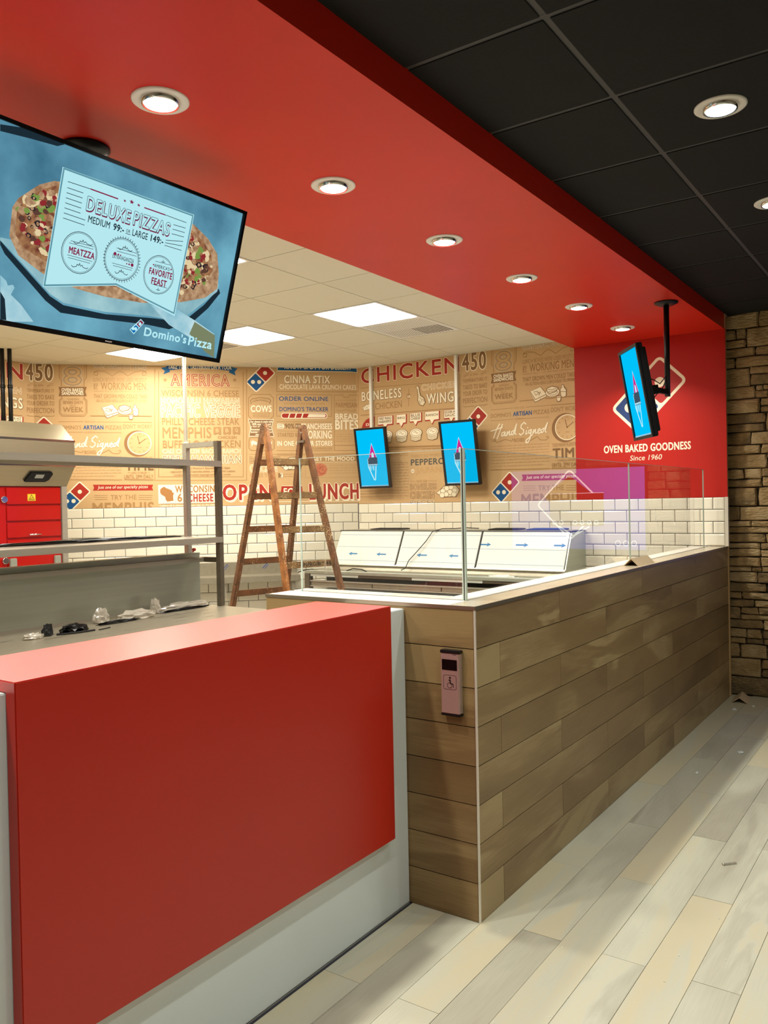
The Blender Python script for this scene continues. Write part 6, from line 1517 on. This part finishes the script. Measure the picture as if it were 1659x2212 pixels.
def tray(label, y0, y1, m, name='flat_tray', grid=False):
    tt = thing(name, label, 'tray', (6.835, (y0 + y1) / 2, 1.332), group='trays on the prep counter')
    MB().box((6.76, y0, 1.3325), (6.91, y1, 1.336)).build('base', m, tt, bevel=0.001)
    MB().prism([(6.755, y0 - .004, 1.336), (6.915, y0 - .004, 1.336), (6.915, y0 - .004, 1.345), (6.755, y0 - .004, 1.341)], (0, y1 - y0 + 0.008, 0)).build('lid', m, tt, bevel=0.002)
    k = MB()
    for i in range(13):
        for j in range(4): k.box((6.765 + 0.037 * j, y0 + 0.012 + (y1 - y0 - 0.02) / 13 * i, 1.340), (6.790 + 0.037 * j, y0 + 0.012 + (y1 - y0 - 0.02) / 13 * (i + 0.75), 1.3435 + 0.0012 * j))
    tag(k.build('raised_grid', m, tt), kind='stuff')
tray('black flat ridged tray on the left end of the prep counter top', 4.465, 4.835, 'black', 'flat_tray'); tray('black flat ridged tray on the prep counter top beside the blue one', 3.215, 3.515, 'black'); tray('blue flat ridged tray at the right end of the prep counter top', 2.80, 3.135, 'tray_blue')
q = [(6.66, 3.55, 1.345), (6.64, 3.68, 1.352), (6.68, 3.80, 1.343), (6.65, 3.93, 1.342), (6.625, 4.02, 1.315), (6.575, 4.06, 1.23), (6.525, 4.13, 1.135), (6.485, 4.20, 1.05), (6.455, 4.22, 0.98), (6.40, 4.23, 0.966)]
tag(MB().tube([(a - 0.012, b, c_ + 0.006) for a, b, c_ in q], 0.0042).build('black_cable', 'black_matte'), 'black cable draped over the sloped white covers of the prep counter', 'cable')
tag(MB().tube([(6.30, 4.80, 0.956), (6.30, 4.72, 0.980), (6.30, 4.62, 0.975), (6.30, 4.56, 0.956)], 0.006).build('black_cable', 'black_matte'), 'short loop of black cable lying on the prep counter deck', 'cable')
crumple('wrapped_packet', 'pale flat packet lying on the prep counter deck behind the glass corner', (6.23, 3.10, 0.951), (0.05, 0.13, 0.02), 'cover_white', 12, cat='packet')

# ------------------------------------------------------------------ cardboard corner pieces and crumbs
def vboard(label, p, q, half, h, th=0.006):
    tt = thing('cardboard_angle', label, 'cardboard', Vector(p), group='folded cardboard angles'); p, q = Vector(p), Vector(q); d = (q - p).normalized(); s = Vector((-d.y, d.x, 0)) * half; top = Vector((0, 0, h)); dn = Vector((0, 0, -th))
    MB().prism([p + s, p + top, p + top + dn, p + s * 0.9 ], q - p).build('flap', 'cardboard', tt); MB().prism([p - s, p - s * 0.9, p + top + dn, p + top], q - p).build('flap', 'cardboard', tt)
vboard('folded cardboard angle lying like a tent on the half wall cap', (4.82, 1.572, 1.2003), (5.12, 1.566, 1.2003), 0.045, 0.045)
vboard('folded cardboard angle lying on the floor by the stone wall', (6.775, 1.385, 0.0008), (6.99, 1.405, 0.0008), 0.06, 0.045)
tag(MB().beam((3.755, 0.842, 0.004), (3.80, 0.800, 0.004), (0, 0, 1), 0.007, 0.008).cyl((3.752, 0.845, 0.004), (3.757, 0.840, 0.004), 0.007, 8).build('loose_screw', 'steel', None), 'loose metal screw lying on the pale floor', 'screw')
crumple('paper_bit', 'white paper scrap on the floor near the right edge', (5.47, 1.115, 0.0006), (0.022, 0.018, 0.006), 'cover_white', 21, 'floor crumbs', cat='scrap')
crumple('paper_bit', 'small white scrap on the floor before the cardboard angle', (6.55, 1.375, 0.0006), (0.018, 0.014, 0.008), 'cover_white', 22, 'floor crumbs', cat='scrap')
crumple('paper_bit', 'tiny white scrap beside the stone wall corner', (6.72, 1.275, 0.0006), (0.010, 0.010, 0.006), 'cover_white', 23, 'floor crumbs', cat='scrap')
crumple('paper_bit', 'white crumb on the floor along the wood wall', (4.94, 1.247, 0.0006), (0.014, 0.008, 0.004), 'cover_white', 24, 'floor crumbs', cat='scrap')
chips = MB(); rr = random.Random(5)
for i in range(70):
    x, y, a, l = rr.uniform(1.6, 5.5), rr.uniform(-0.2, 1.45), rr.uniform(0, 3.14), rr.uniform(0.002, 0.007); chips.beam((x, y, 0.0015), (x + l * math.cos(a), y + l * math.sin(a), 0.0015), (0, 0, 1), 0.0015, rr.uniform(0.001, 0.003))
tag(chips.build('dust_chips', 'cover_white'), 'tiny pale building dust chips strewn over the floor', 'dust', kind='stuff')
